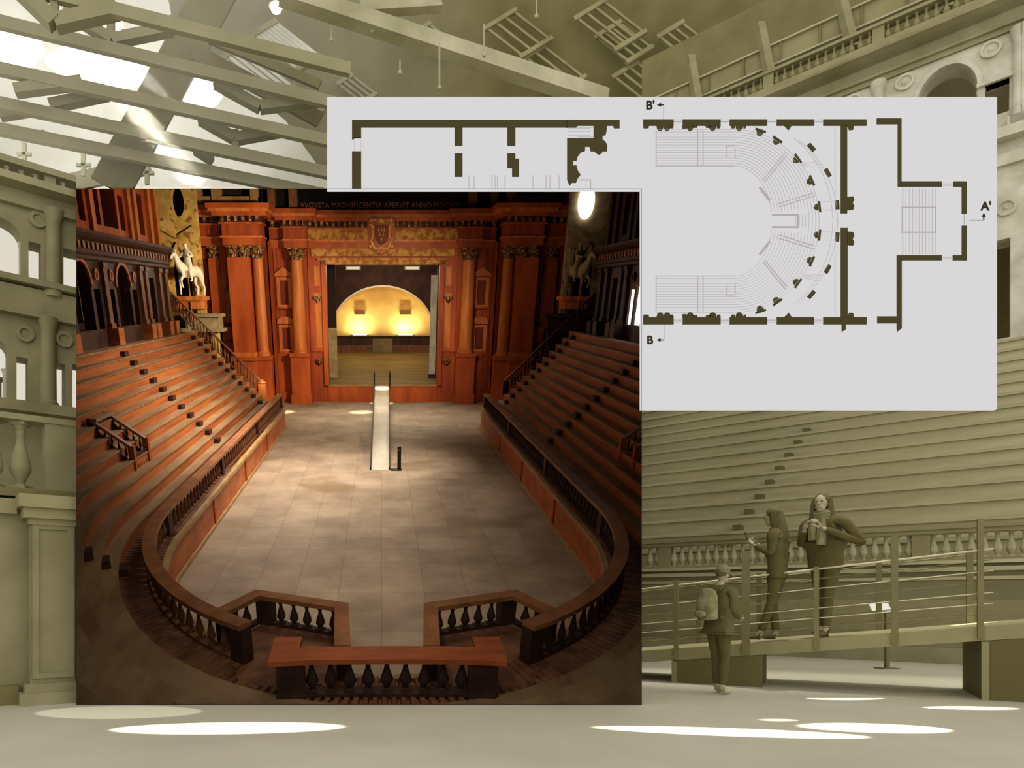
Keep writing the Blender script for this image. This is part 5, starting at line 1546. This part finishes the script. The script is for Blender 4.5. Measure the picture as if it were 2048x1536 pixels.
def person(base, yaw, label, H, pose, coat_m, trou_m, shoe_m, coat_len=.86, hair='long', wide=1.0):
    """own frame: x to the body's right hand side, y the way it faces, z up; 1.70 m design height"""
    MP = Matrix.Translation(base) @ Matrix.Rotation(yaw, 4, 'Z') @ Matrix.Scale(H / 1.70, 4)
    t = thing('person', base, label, 'person')
    P = pose
    tr = lambda b: MB().join(b, MP)
    lean = P.get('lean', 0)
    tor = [(0, 0, .95, .14 * wide, .1), (0, lean * .3, 1.08, .125 * wide, .09), (0, lean * .7, 1.26, .15 * wide, .1), (0, lean, 1.39, .13, .075), (0, lean + .01, 1.47, .052, .052), (0, lean + .02, 1.53, .05, .05)]
    e = chain(0, 6); nd = list(tor)
    def arm(sd, k):
        n0 = len(nd)
        sh_, el_, wr_ = (sd * .165 * wide, lean, 1.385), P['el' + k], P['wr' + k]
        nd.extend([(*sh_, .058, .055), (*(Vector(sh_).lerp(Vector(el_), .5)), .045, .045), (*el_, .037, .037), (*(Vector(el_).lerp(Vector(wr_), .4)), .036, .036), (*wr_, .025, .022)])
        e.append((3, n0)); e.extend(chain(n0, 5))
    def leg(sd, k):
        n0 = len(nd)
        hp, kn, an = (sd * .085, 0, .9), P['kn' + k], P['an' + k]
        nd.extend([(*hp, .09, .09), (*(Vector(hp).lerp(Vector(kn), .5)), .075, .075), (*kn, .055, .055), (*(Vector(kn).lerp(Vector(an), .35)), .054, .054), (*an, .036, .036), (an[0], an[1] + .04, .05, .035, .03)])
        e.append((0, n0)); e.extend(chain(n0, 6))
    arm(1, 'R'); arm(-1, 'L'); leg(1, 'R'); leg(-1, 'L')
    body = skin(nd, e, 2, 0)
    # head with face
    hc = Vector((0, lean + .045, 1.605)); ht = P.get('head', (0, 0))
    MH = Matrix.Translation(hc) @ Matrix.Rotation(ht[0], 4, 'Z') @ Matrix.Rotation(ht[1], 4, 'X')
    hb = MB()
    hb.ball((0, 0, .02), (.074, .092, .098), 16, 12).ball((0, .022, -.05), (.056, .066, .062), 12, 8)
    hb.add([(-.014, .085, -.035), (.014, .085, -.035), (0, .118, -.03), (0, .088, .02)], [(0, 1, 2), (0, 2, 3), (1, 3, 2), (0, 3, 1)])
    hb.ball((-.026, .078, -.066), (.02, .012, .006), 8, 5).ball((0, .082, -.066), (.024, .012, .007), 8, 5).ball((.026, .078, -.066), (.02, .012, .006), 8, 5)
    for q in (-1, 1):
        hb.ball((q * .075, -.005, -.01), (.01, .02, .032), 8, 6)
        hb.ball((q * .028, .078, .018), (.018, .012, .006), 8, 5)
    body.join(hb, MH)
    hand(body, P['wrR'], P['hdR'], P['pnR'], 1); hand(body, P['wrL'], P['hdL'], P['pnL'], -1)
    obj('body', tr(body), P_SKIN, t)
    eb = MB()
    for q in (-1, 1): eb.ball((q * .028, .083, .008), (.011, .008, .008), 8, 6)
    obj('eye', tr(MB().join(eb, MH)), P_EYE, t)
    # coat: torso and sleeves
    cn = [(0, 0, coat_len, .165 * wide, .125), (0, 0, .98, .165 * wide, .12), (0, lean * .3, 1.1, .15 * wide, .112), (0, lean * .7, 1.27, .175 * wide, .122), (0, lean, 1.4, .14, .09), (0, lean + .01, 1.46, .075, .07)]
    ce = chain(0, 6)
    for sd, k in ((1, 'R'), (-1, 'L')):
        n0 = len(cn)
        sh_, el_, wr_ = Vector((sd * .168 * wide, lean, 1.385)), Vector(P['el' + k]), Vector(P['wr' + k])
        cn += [(*sh_, .075, .07), (*sh_.lerp(el_, .5), .062, .062), (*el_, .054, .054), (*el_.lerp(wr_, .5), .048, .048), (*el_.lerp(wr_, .92), .038, .036)]
        ce.append((4, n0)); ce += chain(n0, 5)
    obj('coat', tr(skin(cn, ce, 2, 1)), coat_m, t)
    tn = [(0, 0, 1.0, .14 * wide, .1), (0, 0, .92, .14 * wide, .105)]; te = [(0, 1)]
    for sd, k in ((1, 'R'), (-1, 'L')):
        n0 = len(tn)
        hp, kn, an = Vector((sd * .085, 0, .86)), Vector(P['kn' + k]), Vector(P['an' + k])
        tn += [(*hp, .1, .1), (*hp.lerp(kn, .5), .084, .084), (*kn, .066, .066), (*kn.lerp(an, .5), .06, .06), (*an.lerp(kn, .06), .05, .05)]
        te.append((1, n0)); te += chain(n0, 5)
    obj('trousers', tr(skin(tn, te, 2, 1)), trou_m, t)
    for sd, k in ((1, 'R'), (-1, 'L')):
        a = Vector(P['an' + k]); ang = P.get('toe' + k, 0); f = Vector((math.sin(ang), math.cos(ang), 0))
        z0 = a.z - .08
        q = [a + Vector((0, 0, -.02)), Vector((a.x, a.y, z0 + .045)) - f * .03, Vector((a.x, a.y, z0 + .04)) + f * .06, Vector((a.x, a.y, z0 + .03)) + f * .15]
        obj('shoe', tr(skin([(*q[0], .045, .045), (*q[1], .042, .04), (*q[2], .043, .036), (*q[3], .036, .026)], chain(0, 4), 2, 1)), shoe_m, t)
    hr = MB()
    if hair == 'long':
        hr.ball((0, -.02, .04), (.088, .098, .098), 16, 10)
        for i in range(11):
            a = PI + PI * i / 10
            x, y = .082 * math.cos(a), -.01 + .09 * math.sin(a)
            hr.tube([(x, y, .06), (x * 1.12, y * 1.05 - .005, -.06), (x * 1.2, y * 1.05 - .02, -.17), (x * 1.05, y - .03, -.29), (x * .9, y - .02, -.33)], [.03, .036, .038, .028, .008], 6)
        obj('hair', tr(MB().join(hr, MH)), P_HAIR, t)
    else:
        hr.ball((0, -.015, .03), (.08, .094, .09), 14, 9)
        obj('hair', tr(MB().join(hr, MH)), P_HAIR, t)
    return t, MP, MH, tr


def deckz(p):
    s = (Vector(p) - A_).dot(rd)
    return zd(s)


# left visitor on the footbridge
bL = Vector((hx(1556, 9.62), 9.62, 0)); bL.z = deckz(bL)
poseL = dict(elR=(.24, .05, 1.12), wrR=(.14, .27, 1.28), hdR=(-.4, .5, .7), pnR=(-1, .1, 0), elL=(-.24, .04, 1.12), wrL=(-.14, .26, 1.25), hdL=(.4, .5, .7), pnL=(1, .1, 0),
             knR=(.08, .08, .5), anR=(.07, .03, .085), knL=(-.07, .06, .5), anL=(-.06, .2, .085), lean=.02, head=(0, -.12))
hL = (hz(1016, 9.62) - bL.z)
personL, MPL, MHL, trL = person(bL, PI / 2 - .65, 'long-haired person in dark clothes facing left on the footbridge, left of the two', hL * .985, poseL, P_COAT, P_TROU, P_SHOE, .8, 'long', 1.3)
ph = tag(obj('phone', MB().box(-.038, .038, -.006, .006, -.075, .075, MPL @ Matrix.Translation((0, .36, 1.36)) @ Matrix.Rotation(-.3, 4, 'X')), P_EYE), 'dark phone held up by the left person on the footbridge', 'phone')
bag = thing('bag', MPL @ Vector((.1, .17, .74)), 'small dark bag with bright clasp on the left person at thigh height', 'bag')
obj('bag_body', MB().box(-.03, .03, -.1, .1, -.1, .09, MPL @ Matrix.Translation((.24, .06, .83))), P_COAT, bag)
obj('clasp', MB().box(.03, .045, -.045, .045, -.025, .025, MPL @ Matrix.Translation((.245, .1, .83))).ball((MPL @ Vector((.17, .16, .85))), .02, 6, 5), mat('bright_clasp', (250, 246, 226), rough=.3), bag)
obj('strap', MB().tube([MPL @ Vector(p) for p in ((.24, .02, .92), (.2, .08, 1.15), (.12, .13, 1.3), (-.08, .08, 1.45))], .012, 5), P_EYE, bag)

# right visitor
bR = Vector((hx(1651, 9.5), 9.5, 0)); bR.z = deckz(bR)
poseR = dict(elR=(.24, .1, 1.12), wrR=(.12, .2, 1.3), hdR=(-.4, .4, .8), pnR=(-.9, .2, 0), elL=(-.4, -.08, 1.1), wrL=(-.1, .24, 1.3), hdL=(.3, .4, .8), pnL=(.9, .2, 0),
             knR=(.11, -.08, .5), anR=(.14, -.14, .085), knL=(-.09, .1, .5), anL=(-.1, .16, .085), lean=.03, head=(.25, .15))
hR = (hz(988, 9.5) - bR.z)
personR, MPR, MHR, trR = person(bR, PI / 2 + .45, 'person with pale scarf and bent elbow, right of the two on the footbridge', hR * .985, poseR, P_COAT, P_TROU, P_SHOE, .8, 'long', 1.35)
sc = MB()
for i in range(5):
    r_ = .085 + .012 * (i % 2)
    sc.tube([(r_ * math.cos(a), .03 + r_ * math.sin(a), 1.43 + .018 * i + .01 * math.sin(3 * a)) for a in [2 * PI * j / 14 for j in range(15)]], .022, 6)
sc.tube([(-.03, .12, 1.42), (-.06, .16, 1.25), (-.05, .17, 1.1)], [.045, .06, .05], 6).tube([(.04, .12, 1.42), (.05, .17, 1.28), (.04, .18, 1.16)], [.04, .05, .045], 6)
obj('scarf', trR(sc), P_SCARF, personR)

# visitor with rucksack on the floor
bK = Vector((hx(1437, 8.95), 8.95, 0))
poseK = dict(elR=(.22, .02, 1.12), wrR=(.14, .24, 1.02), hdR=(-.3, .9, 0), pnR=(-1, 0, .2), elL=(-.22, .02, 1.12), wrL=(-.14, .24, 1.02), hdL=(.3, .9, 0), pnL=(1, 0, .2),
             knR=(.08, .03, .5), anR=(.08, -.03, .085), knL=(-.08, .05, .5), anL=(-.08, .06, .085), lean=.03, head=(.1, -.25))
hK = hz(1128, 8.95)
personK, MPK, MHK, trK = person(bK, -PI / 2 + .4, 'person in dark jacket and pale cap wearing a rucksack, standing on the floor', hK * .97, poseK, P_JACK, P_TROU, P_SHOEL, .84, 'short', 1.35)
cp = MB()
cp.lathe([(.092, .02), (.096, .06), (.085, .105), (.05, .135), (.001, .145)], (0, -.01, 0), 16)
cp.add([(-.07, .07, .03), (.07, .07, .03), (.06, .18, .02), (0, .2, .022), (-.06, .18, .02), (-.07, .07, .04), (.07, .07, .04), (.06, .18, .03), (0, .2, .032), (-.06, .18, .03)], [(0, 1, 2, 3, 4), (9, 8, 7, 6, 5), (0, 5, 6, 1), (1, 6, 7, 2), (2, 7, 8, 3), (3, 8, 9, 4), (4, 9, 5, 0)])
obj('cap', trK(MB().join(cp, MHK)), P_PACK, personK)
pk = thing('rucksack', MPK @ Vector((0, -.2, .95)), 'patterned rucksack on the back of the person standing on the floor', 'rucksack')
obj('pack_body', trK(skin([(0, -.2, 1.0, .15, .09), (0, -.22, 1.15, .17, .11), (0, -.2, 1.36, .14, .09), (0, -.18, 1.43, .09, .06)], chain(0, 4), 2, 1)), P_PACK, pk)
obj('pack_pocket', trK(skin([(0, -.33, 1.02, .1, .04), (0, -.33, 1.14, .11, .05)], [(0, 1)], 2, 0)), P_PACK, pk)
for q in (-1, 1):
    obj('shoulder_strap', trK(MB().tube([(q * .12, -.12, 1.4), (q * .12, -.02, 1.47), (q * .13, .13, 1.38), (q * .15, .15, 1.22), (q * .16, .02, 1.08), (q * .14, -.13, 1.02)], .02, 6)), P_COAT, pk)
# ================================================================ view
cd = bpy.data.cameras.new('camera')
cd.sensor_width = 36; cd.lens = 36 * F / 2048
cd.shift_x = (1024 - PX) / 2048; cd.shift_y = (PY - 768) / 2048
cd.clip_end = 400
co = bpy.data.objects.new('camera', cd); COL.objects.link(co)
co.location = (0, 0, CH); co.rotation_euler = (PI / 2, 0, 0)
SC.camera = co
w = bpy.data.worlds.new('sky'); SC.world = w; w.use_nodes = True
w.node_tree.nodes['Background'].inputs[0].default_value = (1, .99, .95, 1)
w.node_tree.nodes['Background'].inputs[1].default_value = 1.25
vs = SC.view_settings
vs.view_transform = 'Standard'; vs.look = 'None'; vs.exposure = 0; vs.gamma = 1; vs.use_curve_mapping = False
SC.display_settings.display_device = 'sRGB'
